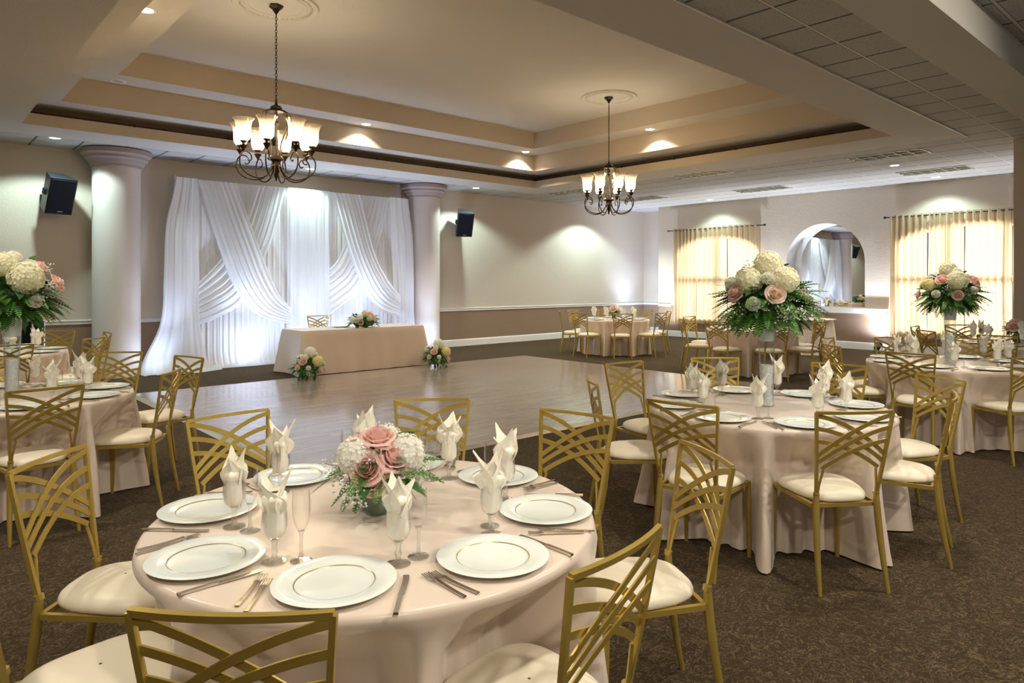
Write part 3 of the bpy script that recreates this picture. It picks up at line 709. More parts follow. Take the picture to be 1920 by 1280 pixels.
TAB = {
 'A': dict(c=(1.28, 2.14), n='the nearest round table', ang=None),
 'B': dict(c=(4.29, 2.26), n='the near right tall-vase table', ang=None),
 'C': dict(c=(11.9, 9.86), n='the far table by the back wall', ang=None),
 'D': dict(c=(11.2, 6.2), n='the table before the left-hand window', ang=None),
 'E': dict(c=(8.02, 2.24), n='the tall-vase table by the right curtains', ang=None),
 'G': dict(c=(11.2, 2.35), n='the low-bouquet table at far right', ang=None),
 'H': dict(c=(.62, 6.05), n='the tall-vase table at left edge', ang=None),
 'J': dict(c=(.82, 10.0), n='the table by the left wall', ang=None)}
POSN = ['camera side', 'front right', 'right', 'back right', 'back', 'back left', 'left', 'front left']
def pos_name(c, th):
    d = (th-math.degrees(atan2(-c[1], -c[0]))) % 360
    return int(round(d/45)) % 8
def proj(x, y, z):
    d = x*sin(YAW)+y*cos(YAW); r = x*cos(YAW)-y*sin(YAW)
    if d < .2: return (-9999, -9999)
    return 960+F_PX*r/d, 528.5-F_PX*(z-EYE)/d
def seen(x, y, z, mg=70):
    a, b = proj(x, y, z); return -mg < a < 1920+mg and b < 1280+mg
# measured centres of the top rails
RAILS = {
 'A': [(.49, 1.38), (1.32, 1.07), (2.31, 1.46), (2.52, 2.33), (2.22, 3.14), (1.22, 3.45), (.42, 3.04), (.14, 2.22)],
 'B': [(4.40, 3.55), (3.44, 3.05), (3.15, 2.15), (3.6, 1.42), (4.51, 1.24), (5.32, 1.54), (5.58, 2.33), (5.25, 3.24)],
 'E': [(7.98, 3.47), (7.18, 3.09), (6.9, 2.25), (8.72, 3.05), (7.27, 1.39), (8.1, 1.1), (8.9, 1.45), (9.18, 2.3)],
 'H': [(.69, 5.05), (1.51, 5.4), (1.91, 6.34), (1.55, 7.2), (.55, 7.3), (-.25, 6.9)]}
for k, T in TAB.items():
    c = T['c']
    if k in RAILS: rails = RAILS[k]
    else: rails = [(c[0]+1.22*cos(radians(3+45*i)), c[1]+1.22*sin(radians(3+45*i))) for i in range(8)]
    lst = []
    used_names = {}
    for (mx, my) in rails:
        if not seen(mx, my, .7, 90): continue
        an = atan2(my-c[1], mx-c[0]); fa = an+pi            # facing direction
        dev = RND.uniform(-.04, .04) if k in 'CDGJ' else {(4.40, 3.55): -.05, (.49, 1.38): .05, (1.32, 1.07): .1}.get((mx, my), .06)
        yaw = fa-pi/2+dev
        ox, oy = mx-(cos(yaw)*0-sin(yaw)*(-.29)), my-(sin(yaw)*0+cos(yaw)*(-.29))
        nm = POSN[pos_name(c, math.degrees(an))]
        if nm in used_names: nm = nm+' again'
        used_names[nm] = 1
        CHAIR.put((ox, oy, 0), yaw, 'gold lattice-back chair, cream seat, %s of %s' % (nm, T['n']), 'chair', 'gold lattice-back chairs')
        lst.append((ox, oy, yaw))
    CHAIRS[k] = lst
# the chair behind the head table
CHAIR.put((6.06, 12.1, 0), pi, 'gold metal chair with crossed-strip back behind the head table', 'chair', 'gold lattice-back chairs')

# ------------------------------------------------------------------ tablecloths
TH = .76
def round_cloth(k, R, label, name='tablecloth', mt=SATIN, chairs=(), seed=0., nf=22, amp=.04):
    c = TAB[k]['c'] if isinstance(k, str) else k
    N = 360; rnd = random.Random(int(seed*10)+3); ph = [rnd.uniform(0, 6.28) for _ in range(6)]
    def fold(a):
        v = .55*sin(nf*a+ph[0]+.9*sin(2*a+ph[1]))+.3*sin((nf-5)*a+ph[2])+.25*sin((nf+9)*a+ph[3]+sin(3*a))
        v += .18*sin((2*nf+3)*a+ph[5]+2*sin(4*a))
        return v/(.55+.45*abs(v))
    prof = [(0.001, TH), (.3, TH), (.6, TH), (.74, TH+.0005), (R-.012, TH), (R-.003, TH-.003), (R+.002, TH-.012), (R+.006, TH-.03)]
    zs = [TH-.06, TH-.10, TH-.15, TH-.20, TH-.26, TH-.32, TH-.38, TH-.44, TH-.5, TH-.56, TH-.62, TH-.68, TH-.72, .012]
    rows = [[(r*cos(2*pi*i/N), r*sin(2*pi*i/N), z) for i in range(N)] for r, z in prof]
    for z in zs:
        s = (TH-z)/TH; row = []
        for i in range(N):
            a = 2*pi*i/N; f = fold(a)
            g = s**.6
            r = R+.006+.075*s+amp*g*(f if f > 0 else f*.7)+.008*sin(5*a+6*s+ph[4])*g
            # cloth is pushed in by the chairs tucked under the edge
            px, py = c[0]+r*cos(a), c[1]+r*sin(a)
            for ox, oy, yaw in chairs:
                dx, dy = px-ox, py-oy; lx = dx*cos(yaw)+dy*sin(yaw); ly = -dx*sin(yaw)+dy*cos(yaw)
                w = max(0., 1-max(0, abs(lx)-.21)/.13); w = w*w*(3-2*w)
                zf = min(1, max(0, (TH-z-.02)/.2))
                pen = (.232-ly)
                if pen > 0 and w > 0 and ly > -.3:
                    r2 = max(.5, r-pen)+amp*g*f*.5-.02; r = r+(r2-r)*w*zf; px, py = c[0]+r*cos(a), c[1]+r*sin(a)
            row.append((r*cos(a), r*sin(a), z))
        rows.append(row)
    o = obj(name, MB().grid(rows, closed_v=True), mt, auto=None, loc=(c[0], c[1], 0))
    return tag(o, label, 'tablecloth', 'round floor-length tablecloths')
for i, (k, lab) in enumerate((('A', 'champagne satin floor-length cloth on the nearest round table'), ('B', 'champagne satin cloth on the near right round table with the tall vase'),
          ('C', 'champagne satin cloth on the far round table by the back wall'), ('D', 'champagne cloth on the far round table before the left-hand window'),
          ('E', 'champagne satin cloth on the tall-vase table before the right-hand curtains'), ('G', 'champagne satin cloth on the low-bouquet table at the far right edge'),
          ('H', 'champagne satin cloth on the tall-vase table at the left edge'), ('J', 'champagne satin cloth on the table by the left wall'))):
    round_cloth(k, .762, lab, chairs=CHAIRS[k], seed=i+1., nf=17 if k == 'A' else 23, amp=.066)
round_cloth((15.1, 7.15), .66, 'textured cream rosette cloth on the small table below the arched mirror', mt=LACE, seed=20, nf=17, amp=.03)
# head table cloth
def head_cloth():
    x0, x1, y0, y1 = 5.06, 7.48, 10.87, 11.68; cx, cy = (x0+x1)/2, (y0+y1)/2
    hx, hy = (x1-x0)/2, (y1-y0)/2; rows = []
    per = []
    def pt(t, off, cr):
        pass
    # perimeter samples with outward normals and corner factor
    n = 60
    def side(ax, ay, bx, by, nx, ny, cnt):
        for i in range(cnt):
            t = i/cnt; per.append((ax+(bx-ax)*t, ay+(by-ay)*t, nx, ny, min(t, 1-t)*hypot(bx-ax, by-ay)))
    side(-hx, -hy, hx, -hy, 0, -1, 160); side(hx, -hy, hx, hy, 1, 0, 60); side(hx, hy, -hx, hy, 0, 1, 160); side(-hx, hy, -hx, -hy, -1, 0, 60)
    M = len(per)
    rows.append([(p[0]*.01, p[1]*.01, TH) for p in per]); rows.append([(p[0]*.98, p[1]*.98, TH) for p in per]); rows.append([(p[0], p[1], TH-.002) for p in per])
    for j in range(1, 15):
        s = j/14; z = (TH-.004)*(1-s)+.014*s; row = []
        for x, y, nx, ny, cd in per:
            cf = max(0, 1-cd/.22); fl = .012+.03*s+.09*cf**1.5*s
            w = .012*s*sin(x*9+y*7+1.5)+.010*s*sin(x*17+y*13)
            tx, ty = (x/hx if abs(x) > hx-.22 else 0), (y/hy if abs(y) > hy-.22 else 0)
            row.append((x+nx*(fl+w)+tx*(1-abs(nx))*.10*cf*s, y+ny*(fl+w)+ty*(1-abs(ny))*.10*cf*s, z))
        rows.append(row)
    return tag(obj('tablecloth', MB().grid(rows, closed_v=True), SATIN, auto=40, loc=(cx, cy, 0)), 'champagne satin cloth on the long head table before the white backdrop', 'tablecloth')
head_cloth()

# ------------------------------------------------------------------ tableware
def make_plate():
    t = empty('charger_plate')
    obj('plate', MB().lathe([(.0001, .006), (.095, .006), (.103, .008), (.112, .013), (.140, .0155), (.163, .0175), (.166, .0165), (.163, .014), (.14, .011), (.105, .004), (.095, .0), (.0001, .0)], 56), PLATE, t)
    obj('gold_band', MB().lathe([(.1055, .0102), (.107, .0114), (.1085, .0122)], 56), PGOLD, t)
    return t
def make_goblet():
    t = empty('water_goblet')
    b = MB().lathe([(.003, .066), (.018, .070), (.030, .082), (.036, .100), (.037, .115), (.0355, .14), (.0325, .162), (.0315, .163), (.034, .14), (.0355, .115), (.034, .10)], 26)
    obj('bowl', b, GLASS, t)
    obj('stem', MB().lathe([(.0001, .0), (.036, .0), (.036, .003), (.012, .009), (.007, .02), (.010, .032), (.007, .045), (.009, .058), (.014, .068), (.0001, .069)], 20), STEMG, t)
    return t
def make_flute():
    t = empty('champagne_flute')
    obj('bowl', MB().lathe([(.003, .088), (.012, .094), (.021, .115), (.0255, .14), (.0265, .165), (.0245, .205), (.0235, .205), (.0255, .165), (.0245, .14)], 24), GLASS, t)
    obj('stem', MB().lathe([(.0001, .0), (.032, .0), (.032, .003), (.01, .008), (.0055, .02), (.0045, .06), (.006, .08), (.010, .09), (.0001, .091)], 20), STEMG, t)
    return t
def make_fork():
    t = empty('dinner_fork')
    obj('handle', MB().bar([(0, -.10, .004), (0, -.05, .004), (0, 0, .006), (0, .035, .010)], (0, .05, 1), .0115, .0025).bar([(0, .03, .009), (0, .045, .007)], (0, 0, 1), .02, .002), STEEL, t, auto=30)
    m = MB()
    for k in range(4): x = -.0095+.0063*k; m.bar([(x*.95, .04, .007), (x*1.1, .06, .0055), (x*1.15, .082, .008)], (0, 0, 1), .0032, .002)
    obj('tines', m, STEEL, t, auto=30)
    return t
def make_knife():
    t = empty('dinner_knife')
    obj('handle', MB().bar([(0, -.115, .004), (0, -.06, .005), (0, -.01, .005)], (0, 0, 1), .0125, .006), STEEL, t, auto=30)
    obj('blade', MB().bar([(0, -.012, .004), (.001, .02, .004), (.002, .06, .004), (.001, .09, .004), (-.002, .108, .004)], (0, 0, 1), .017, .002), STEEL, t, auto=30)
    return t
def make_napkin(seed):
    rnd = random.Random(seed); m = MB(); N = 48; rows = []
    ph = [rnd.uniform(0, 6.28) for _ in range(5)]
    for z, r, f in ((.072, .010, .1), (.080, .022, .2), (.092, .029, .25), (.11, .031, .28), (.13, .030, .28), (.15, .028, .25), (.165, .028, .3), (.178, .036, .35), (.188, .038, .4), (.198, .028, .5), (.205, .012, .5)):
        row = []
        for i in range(N):
            a = 2*pi*i/N; k = .5*sin(3*a+ph[0]+z*18)+.35*sin(7*a+ph[1]-z*40)+.2*sin(11*a+ph[2])
            rr = r*(1+f*k*.7) if z > .168 else min(.0325, r*(1+f*k*.5))
            row.append((rr*cos(a), rr*sin(a), z))
        rows.append(row)
    m.grid(rows, closed_v=True)
    n = rnd.choice([3, 4])
    for p in range(n):
        a0 = 2*pi*p/n+rnd.uniform(-.4, .4); H = rnd.uniform(.045, .095); wd = rnd.uniform(.040, .056); lean = rnd.uniform(.25, 1.0); sk = rnd.uniform(-.4, .4)
        rows = []
        for j in range(13):
            s = j/12; z = .150+(H+.035)*s; w = wd*(.45+.55*sin(pi*min(1, s*1.25)))*(1-max(0, s-.5)/.5)**.6+.0012
            row = []
            for i in range(13):
                u = (i/12-.5)*2; rr = .020+lean*.045*s*s; curl = .55*u*u*w; ruf = .0045*sin(u*9+ph[3]+s*3)*(1-s)
                bx = rr-curl*(1-.5*s)+ruf; by = u*w+sk*.045*s*s
                row.append((bx*cos(a0)-by*sin(a0), bx*sin(a0)+by*cos(a0), z-.010*u*u*(1-s)+.004*sin(u*5+ph[4])))
            rows.append(row)
        m.grid(rows)
        m.grid([[(x*.985, y*.985, z+.0006) for x, y, z in r][::-1] for r in rows])
    return m.mesh('folded_napkin', LINEN, True, None)
PLATEP, GOBP, FLP, FORKP, KNIFEP = Proto(make_plate()), Proto(make_goblet()), Proto(make_flute()), Proto(make_fork()), Proto(make_knife())
NAPM = [make_napkin(s) for s in (1, 2, 3, 4, 5)]
FULL = 'ABEH'
for k, T in TAB.items():
    c = T['c']
    for i in range(8):
        th = radians(3+45*i); pn = POSN[pos_name(c, 3+45*i)]
        def P(rad, tang):
            return (c[0]+rad*cos(th)-tang*sin(th), c[1]+rad*sin(th)+tang*cos(th))
        w = pn+' of '+T['n']
        j = lambda a: RND.uniform(-a, a)
        x, y = P(.60+j(.01), j(.01)); yaw = th+pi/2
        if seen(x, y, TH, 60): PLATEP.put((x, y, TH+.001), 0, 'pale charger plate with gold ring, '+w, 'plate', 'charger plates')
        x, y = P(.455+j(.012), .145+j(.012))
        if seen(x, y, TH+.1, 30):
            GOBP.put((x, y, TH+.001), j(3), 'clear goblet holding a napkin, '+w, 'glass', 'water goblets')
            o = link('folded_napkin', NAPM[(i*3+ord(k)) % 5], loc=(x, y, TH+.001), rz=j(3)); o.scale = (1, 1, RND.uniform(.94, 1.1))
            tag(o, 'pointed ivory napkin in goblet, '+w, 'napkin', 'folded napkins in goblets')
        x, y = P(.395+j(.012), .145+.055*(1 if k != 'A' else .9)+j(.01))
        if k in FULL+'CG' and seen(x, y, TH+.1, 20): FLP.put((x, y, TH+.001), j(3), 'slim empty champagne flute, '+w, 'glass', 'champagne flutes')
        if k in FULL:
            x, y = P(.635+j(.01), .188)
            if seen(x, y, TH, 20): KNIFEP.put((x, y, TH+.001), yaw+j(.06), 'steel table knife, '+w, 'knife', 'table knives')
            for q, nm in ((-.186, 'inner'), (-.214, 'outer')):
                x, y = P(.62+j(.01)+(.02 if nm == 'inner' else 0), q)
                if seen(x, y, TH, 20): FORKP.put((x, y, TH+.001), yaw+j(.08), '%s steel fork of two, %s' % (nm, w), 'fork', 'table forks')

# ------------------------------------------------------------------ flowers
def rot_to(d):
    return Vector(d).normalized().to_track_quat('Z', 'Y').to_matrix().to_4x4()
def rose_mesh(mt, seed, open_=1.):
    rnd = random.Random(seed); m = MB()
    layers = [(3, .12, .60, 0), (3, .26, .60, 0), (4, .42, .56, .02), (4, .58, .48, .05), (5, .76, .36, .14), (5, .93, .20, .26)]
    for li, (n, R, H, curl) in enumerate(layers):
        for k in range(n):
            a0 = 2*pi*k/n+li*.9+rnd.uniform(-.15, .15); wid = pi/n*1.45; off = rnd.uniform(-.05, .05)
            rows = []
            for j in range(7):
                s = j/6; row = []
                for i in range(7):
                    u = (i/6-.5)*2
                    rr = R*(.30+.75*sin(pi*.5*min(1, s*1.35)))-.05*s*(1-u*u)*(1 if curl < .1 else 0)+curl*max(0, s-.65)/.35+.05*u*(1-s*.3)
                    ang = a0+u*wid*(.6+.4*sin(pi*min(1, .3+.5*s)))
                    z = -.45+(H+.45)*s+off*s-(.16*abs(u)**3)*s-curl*.9*(max(0, s-.75)/.25)**2
                    row.append((rr*cos(ang), rr*sin(ang), z))
                rows.append(row)
            m.grid(rows)
    m.lathe([(.001, -.5), (.25, -.42), (.34, -.25), (.30, -.1), (.10, .4), (.001, .5)], 12)
    return m.mesh('rose', mt, True, None)
def hyd_mesh(mt, seed, n=110):
    rnd = random.Random(seed); m = MB()
    m.lathe([(.001, -.7), (.45, -.55), (.7, -.2), (.72, .2), (.5, .55), (.001, .72)], 14)
    for k in range(n):
        z = 1-1.65*(k+.5)/n; r = sqrt(max(0, 1-z*z)); a = k*2.39996; rad = rnd.uniform(.84, 1.0)
        M = Matrix.Translation((r*cos(a)*rad, r*sin(a)*rad, z*rad)) @ rot_to((r*cos(a), r*sin(a), z+.05)) @ Matrix.Rotation(rnd.uniform(0, 6), 4, 'Z')
        st = len(m.v); q = rnd.uniform(.19, .26)
        for p in range(4):
            b = pi/2*p; ca, sa = cos(b), sin(b)
            v = [(0, 0, 0), (q*.7, -q*.55, .03), (q*1.05, 0, .055), (q*.7, q*.55, .03)]
            s0 = len(m.v); m.v += [(x*ca-y*sa, x*sa+y*ca, z_) for x, y, z_ in v]; m.quadf(s0, s0+1, s0+2, s0+3)
        m.xf(M, st)
    return m.mesh('hydrangea', mt, False, None)
def carn_mesh(mt, seed):
    rnd = random.Random(seed); m = MB(); m.lathe([(.001, -.7), (.45, -.5), (.6, 0), (.5, .4), (.001, .6)], 12)
    for k in range(60):
        z = 1-1.3*(k+.5)/60; r = sqrt(max(0, 1-z*z)); a = k*2.39996; st = len(m.v)
        rows = [[((i/4-.5)*.5*(1+.4*j), .05*sin(i*2.2+k)*(1+j), .55+.22*j) for i in range(5)] for j in range(3)]
        m.grid(rows); m.xf(rot_to((r*cos(a), r*sin(a), z)) @ Matrix.Rotation(rnd.uniform(0, 6), 4, 'Z'), st)
    return m.mesh('carnation', mt, False, None)
FM = dict(rp=rose_mesh(PINK, 1), rb=rose_mesh(BLUSH, 2), rw=rose_mesh(WHT, 3), ry=rose_mesh(YEL, 8), h=hyd_mesh(HYD, 4), hw=hyd_mesh(WHT, 5), c=carn_mesh(WHT, 6), hy=hyd_mesh(YEL, 9))
FN = dict(rp='rose', rb='rose', rw='rose', ry='rose', h='hydrangea', hw='hydrangea', c='carnation', hy='hydrangea')
FL = dict(rp='pink rose', rb='blush rose', rw='white rose', ry='yellow rose', h='cream hydrangea', hw='white hydrangea', c='white carnation', hy='pale yellow bloom')
def frond(m, base, d, L, w, droop, rnd, n=15, side=None):
    """one fern frond: curved rib with leaflets either side"""
    p = Vector(base); dr = Vector(d).normalized(); step = L/n; sd = dr.cross(Vector((0, 0, 1)))
    if sd.length < .1: sd = Vector((1, 0, 0))
    sd.normalize(); pts = [p.copy()]
    sd = (sd+Vector((0, 0, rnd.uniform(-.5, .5)))).normalized()
    for k in range(n):
        dr = (dr+Vector((0, 0, -droop/n))).normalized(); p = p+dr*step; pts.append(p.copy())
        s = (k+1)/n; ww = w*(1-s)**.6*(min(1, s*5+.3))+.006
        for q in (-1, 1):
            e = p+sd*q*ww+dr*ww*.45; mid = p+(e-p)*.5; wd = step*.52
            nn = len(m.v); m.v += [tuple(p), tuple(mid+dr*wd+Vector((0, 0, .002))), tuple(e), tuple(mid-dr*wd)]; m.quadf(nn, nn+1, nn+2, nn+3)
    m.tube(pts[::2]+[pts[-1]] if n % 2 else pts[::2], .0012, 3, False)
def leaf(m, base, d, L, w, rnd, droop=.3):
    dr = Vector(d).normalized(); sd = dr.cross(Vector((rnd.uniform(-.4, .4), rnd.uniform(-.4, .4), 1))).normalized(); up = sd.cross(dr)
    rows = []; p = Vector(base)
    for j in range(6):
        s = j/5; ww = w*sin(pi*min(.999, .08+.92*s**.8))**.8*(1-.15*s) if j < 5 else .0008
        c = p+dr*L*s-Vector((0, 0, droop*L*s*s)); rows.append([tuple(c-sd*ww+up*ww*.35), tuple(c), tuple(c+sd*ww+up*ww*.35)])
    m.grid(rows)
def foliage(t, rx, rz, cz, n_f, n_l, Lf, seed, ll=.11, low=-.75, name='foliage', ry=None):
    rnd = random.Random(seed); m = MB(); ry = ry or rx
    for k in range(n_f):
        a = rnd.uniform(0, 2*pi); e = rnd.uniform(low, .7); ce = cos(e); b = (rx*.25*cos(a), ry*.25*sin(a), cz+rz*.2*sin(e))
        d = (cos(a)*ce*rx, sin(a)*ce*ry, sin(e)*rx*.8); sc = hypot(d[0], d[1])/rx
        frond(m, b, d, Lf*rnd.uniform(.75, 1.1)*max(.55, sc), .05*Lf/.33*rnd.uniform(.8, 1.2), rnd.uniform(.4, 1.1), rnd)
    m.cur = 1
    for k in range(n_l):
        a = rnd.uniform(0, 2*pi); e = rnd.uniform(-.75, 1.15); ce = cos(e); q = rnd.uniform(.5, .85)
        b = (rx*q*cos(a)*ce, ry*q*sin(a)*ce, cz+rz*q*sin(e)); d = (cos(a)*ce+rnd.uniform(-.4, .4), sin(a)*ce+rnd.uniform(-.4, .4), sin(e)+rnd.uniform(-.3, .4))
        leaf(m, b, d, ll*rnd.uniform(.8, 1.3), ll*.27*rnd.uniform(.8, 1.2), rnd)
    # dense green heart of the arrangement
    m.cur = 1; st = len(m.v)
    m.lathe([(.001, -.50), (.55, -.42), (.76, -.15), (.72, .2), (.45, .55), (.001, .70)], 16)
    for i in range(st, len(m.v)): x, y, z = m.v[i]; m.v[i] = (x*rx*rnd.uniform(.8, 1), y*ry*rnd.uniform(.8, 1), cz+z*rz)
    o = obj(name, m, [LEAFG, LEAFD], t, auto=None)
    return o
def breath(t, clusters, seed, r=.006):
    rnd = random.Random(seed); m = MB()
    for (cx, cy, cz, R, n) in clusters:
        m.cur = 0
        for k in range(n):
            p = Vector((cx+rnd.gauss(0, R*.5), cy+rnd.gauss(0, R*.5), cz+rnd.gauss(0, R*.45))); q = r*rnd.uniform(.7, 1.3); s = len(m.v)
            m.v += [tuple(p+Vector(v)*q) for v in ((1, 0, 0), (-1, 0, 0), (0, 1, 0), (0, -1, 0), (0, 0, 1), (0, 0, -1))]
            for f in ((0, 2, 4), (2, 1, 4), (1, 3, 4), (3, 0, 4), (2, 0, 5), (1, 2, 5), (3, 1, 5), (0, 3, 5)): m.f.append(tuple(s+i for i in f)); m.m.append(0)
    o = obj('baby_breath', m, [GYP], t, auto=None); o['kind'] = 'stuff'
    return o
def bouquet(loc, yaw, label, flowers, rx, rz, cz, nf, nl, Lf, seed, ll=.11, clusters=(), low=-.8, ry=None, cat='flower arrangement', br=.006):
    """flowers: (kind, azimuth deg (0 = towards the viewer), elevation deg, radius factor, size)"""
    t = empty('flower_arrangement', loc, yaw); ryy = ry or rx
    foliage(t, rx, rz, cz, nf, nl, Lf, seed, ll, low, ry=ry)
    for kd, az, el, q, sz in flowers:
        a = radians(az-90); e = radians(el); d = Vector((cos(a)*cos(e)*rx, sin(a)*cos(e)*ryy, sin(e)*rz)); p = d*q+Vector((0, 0, cz))
        nrm = Vector((cos(a)*cos(e), sin(a)*cos(e), sin(e)+.25))
        o = link(FN[kd], FM[kd], t); o.matrix_local = Matrix.Translation(p) @ rot_to(nrm) @ Matrix.Rotation(seed+az, 4, 'Z') @ Matrix.Scale(sz, 4); o['label'] = FL[kd]
    if clusters: breath(t, clusters, seed, br)
    return tag(t, label, cat, 'floral arrangements')
def tall_vase(x, y, label):
    t = empty('trumpet_vase', (x, y, TH+.001))
    obj('vase_glass', MB().lathe([(.0001, 0), (.050, 0), (.050, .004), (.044, .03), (.045, .2), (.053, .4), (.064, .57), (.061, .57), (.050, .4), (.042, .2), (.041, .03)], 32), WATER, t)
    obj('gem_filling', MB().lathe([(.0001, .008), (.038, .008), (.040, .1), (.0405, .2), (.044, .27), (.0001, .275)], 24), GEM, t)
    obj('white_liner', MB().lathe([(.0001, .43), (.048, .43), (.052, .46), (.054, .50), (.060, .568), (.0001, .568)], 24), WHITEV, t)
    return tag(t, label, 'vase', 'tall trumpet vases')
def face(x, y): return atan2(x, y)*-1          # local -Y looks at the camera
BACKF = [('h', 150, 35, .8, .085), ('rp', 190, 20, .9, .045), ('hw', 230, 40, .8, .085), ('rb', 110, 15, .95, .045), ('c', 260, 20, .95, .035)]
xv, yv = TAB['B']['c']
tall_vase(xv, yv, 'tall clear trumpet vase with crystal filling on the near right round table')
bouquet((xv, yv, TH), face(xv, yv), 'large rounded hydrangea and rose arrangement on the near right table',
        [('h', 5, 62, .96, .090), ('h', -34, 33, .88, .086), ('h', 32, 32, .92, .086), ('rp', -48, 12, 1.0, .060), ('rb', 12, 10, .98, .055), ('c', 2, 32, .98, .042), ('c', -18, -4, 1.0, .045),
         ('rp', 50, 50, .95, .042), ('rb', 6, 48, .86, .050), ('c', -75, 25, .95, .045), ('rb', 70, 5, .95, .035)]+BACKF,
          .26, .27, .70, 190, 90, .33, 11, .10, [(.13, -.20, .63, .075, 150), (-.15, -.2, .64, .05, 50), (-.10, -.12, .90, .05, 60), (.18, -.1, .75, .05, 60), (-.02, -.24, .66, .04, 25)])
xv, yv = TAB['E']['c']
tall_vase(xv, yv, 'tall clear trumpet vase with crystal filling before the right-hand curtains')
bouquet((xv, yv, TH), face(xv, yv), 'rounded arrangement of hydrangeas and pink roses on the tall vase before the right-hand curtains',
        [('h', -8, 68, 1.0, .085), ('h', 16, 32, .96, .095), ('hw', 20, 55, .9, .07), ('hy', -50, 22, .95, .065), ('rp', -18, 36, .98, .058), ('rp', 62, 32, 1.0, .058), ('rp', 14, -2, 1.0, .045), ('c', -26, 0, 1.0, .04), ('c', 48, 8, 1.0, .038), ('rp', -80, -2, 1.05, .045)]+BACKF,
        .27, .26, .70, 180, 60, .31, 12, .10, [(-.02, -.22, .74, .06, 60), (.15, -.18, .72, .06, 60), (-.1, -.15, .86, .05, 50)])
xv, yv = TAB['H']['c']
tall_vase(xv, yv, 'tall clear trumpet vase with crystal filling on the left-edge table')
bouquet((xv, yv, TH), face(xv, yv), 'rounded arrangement of cream hydrangea and pink roses cut by the left edge of the photo',
        [('h', 20, 28, .98, .11), ('h', -20, 55, .95, .09), ('c', 40, 52, .95, .050), ('rp', 66, 50, 1.0, .055), ('rp', 74, 18, 1.1, .060), ('c', 30, -8, 1.0, .042), ('hw', 5, 80, .95, .06), ('rb', -40, 10, 1., .05)]+BACKF,
        .27, .28, .72, 170, 100, .32, 13, .12, [(.22, -.12, .78, .06, 110), (.15, -.2, .70, .05, 110), (.2, -.05, .92, .04, 50)])
# low centrepieces
def low_vase(x, y, label, h=.12, r=.05):
    t = empty('cube_vase', (x, y, TH+.001), .3)
    m = MB(); w = r
    m.lathe([(w*1.3, 0), (w*1.3, h), (w*1.24, h), (w*1.24, .006), (.0001, .006)], 4, a0=pi/4); obj('vase_glass', m, WATER, t, smooth=False)
    obj('dark_liner', MB().lathe([(.0001, .008), (w*1.1, .008), (w*1.1, h*.9), (.0001, h*.9)], 4, a0=pi/4), LEAFD, t, smooth=False)
    return tag(t, label, 'vase', 'low vases')
xv, yv = TAB['A']['c']
low_vase(xv, yv, 'small square glass vase at the middle of the nearest round table')
bouquet((xv, yv, TH), face(xv, yv), 'low bouquet of pink roses, white hydrangea and fern on the nearest round table',
        [('rp', -18, 12, 1.02, .052), ('rp', 28, 28, .98, .055), ('hw', -52, 28, .92, .062), ('hw', 62, 26, .95, .068), ('rp', -2, 66, 1.05, .052), ('rb', 15, 62, .95, .045), ('rb', -80, 42, 1.05, .040), ('rb', -10, -8, .92, .05), ('hw', 160, 40, .9, .06), ('rp', 200, 30, .9, .045), ('rb', 130, 25, .9, .045)],
        .125, .125, .165, 44, 26, .20, 21, .085, [(-.13, -.02, .16, .05, 120), (-.08, -.12, .10, .045, 100), (.13, -.02, .14, .05, 130), (-.02, -.10, .22, .03, 45), (.02, -.02, .30, .03, 40), (.05, -.13, .07, .03, 30)], low=-.8, br=.0048)
for k, (nm, lab) in {'C': ('the far round table by the back wall', 'small bouquet of pink and white roses on the far table by the back wall'), 'G': ('the table at the far right edge', 'small bouquet of pink roses on the table at the far right edge')}.items():
    xv, yv = TAB[k]['c']; low_vase(xv, yv, 'small square glass vase on '+nm)
    bouquet((xv, yv, TH), face(xv, yv), lab, [('rb' if k == 'C' else 'rp', -15, 20, .9, .065), ('hw', 40, 30, .9, .06), ('rp', 20, 65, .9, .06), ('rp', -60, 40, .9, .05), ('hw', 180, 40, .8, .06), ('c', -40, 65, .9, .04)],
            .12, .12, .19, 22, 16, .17, 31, .08, [(.1, 0, .25, .04, 50), (-.1, 0, .2, .04, 40)], low=-.6)
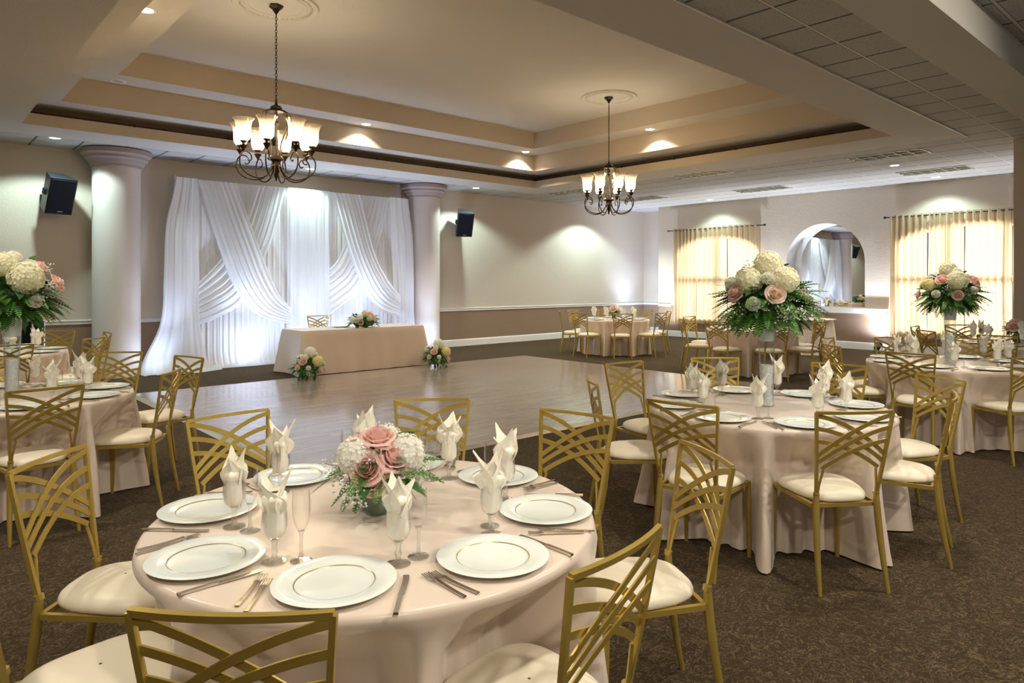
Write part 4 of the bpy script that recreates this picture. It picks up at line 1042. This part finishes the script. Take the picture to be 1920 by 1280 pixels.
# head table and floor arrangements
bouquet((6.30, 11.05, TH+.005), 0, 'long low spray of roses and fern along the front of the head table',
        [('hw', -30, 30, .9, .06), ('rp', 25, 45, 1.0, .055), ('h', 0, 60, .9, .07), ('rb', 30, 20, .9, .055), ('c', -40, 10, .9, .05), ('rb', -25, -2, .9, .045), ('hw', -62, 15, .85, .06), ('h', 12, 25, .85, .06), ('c', 58, 15, .8, .04)],
        .34, .19, .10, 90, 46, .30, 41, .09, [(.1, -.12, .14, .07, 60), (-.2, -.1, .12, .06, 50)], low=.02, ry=.16)
for (x, y, lab, s) in ((4.95, 10.46, 'domed floor arrangement with yellow bloom at the left end of the head table', 51), (7.42, 10.38, 'domed floor arrangement with yellow bloom at the right end of the head table', 52)):
    bouquet((x, y, .024), 0.1, lab, [('hw', 0, 72, 1.0, .095), ('hy', 12, 26, 1.02, .085), ('rp', -50, 28, 1.0, .055), ('rb', 55, 36, 1.0, .05), ('rp', 22, -8, 1.05, .05), ('c', -22, 55, 1.0, .042), ('c', 70, 10, 1., .04), ('c', -28, 4, 1.05, .04), ('h', 40, 60, .95, .05), ('h', -40, 48, .95, .05), ('rb', -70, 5, 1.0, .04), ('hw', 180, 30, .9, .08)],
            .25, .25, .18, 170, 60, .24, s, .09, [(-.1, -.2, .12, .06, 90), (.1, -.2, .14, .06, 90), (0, -.2, .22, .05, 40), (-.2, -.05, .1, .05, 60)], low=-.45)
# sash rosette on the head table chair
m = MB()
for k in range(9):
    a = 2*pi*k/9; st = len(m.v); m.grid([[(.01+.05*j/3, .02*(i/3-.5)*(1+j), .012*sin(i*2+j)) for i in range(4)] for j in range(4)]); m.xf(Matrix.Rotation(a, 4, 'Y') @ Matrix.Rotation(.3, 4, 'X'), st)
m.bar([(0, 0, 0), (.01, 0, -.08), (.0, 0, -.17)], (0, 1, 0), .03, .004)
tag(obj('chair_bow', m, LINEN, loc=(6.25, 11.98+.36, .885)), 'ivory ribbon bow tied to the corner of the chair behind the head table', 'bow')
# dark plate on the head table
PLATEP.put((6.02, 11.40, TH+.003), 0, 'charger plate at the seat behind the head table', 'plate', 'charger plates')
# road case by the left wall
t = empty('equipment_case', (1.57, 12.75, 0), .6)
obj('case_body', MB().box(-.10, .10, -.10, .10, .02, .98), NAVY, t, smooth=False)
m = MB()
for sx in (-1, 1):
    for sy in (-1, 1): m.box(sx*.10-.01, sx*.10+.01, sy*.10-.01, sy*.10+.01, 0, 1.0)
for z in (.02, .99):
    for sy in (-1, 1): m.box(-.10, .10, sy*.10-.01, sy*.10+.01, z-.01, z+.01)
obj('metal_edge', m, ALU, t, smooth=False)
tag(t, 'tall dark case with silver edges standing by the left wall behind the tall flowers', 'case')
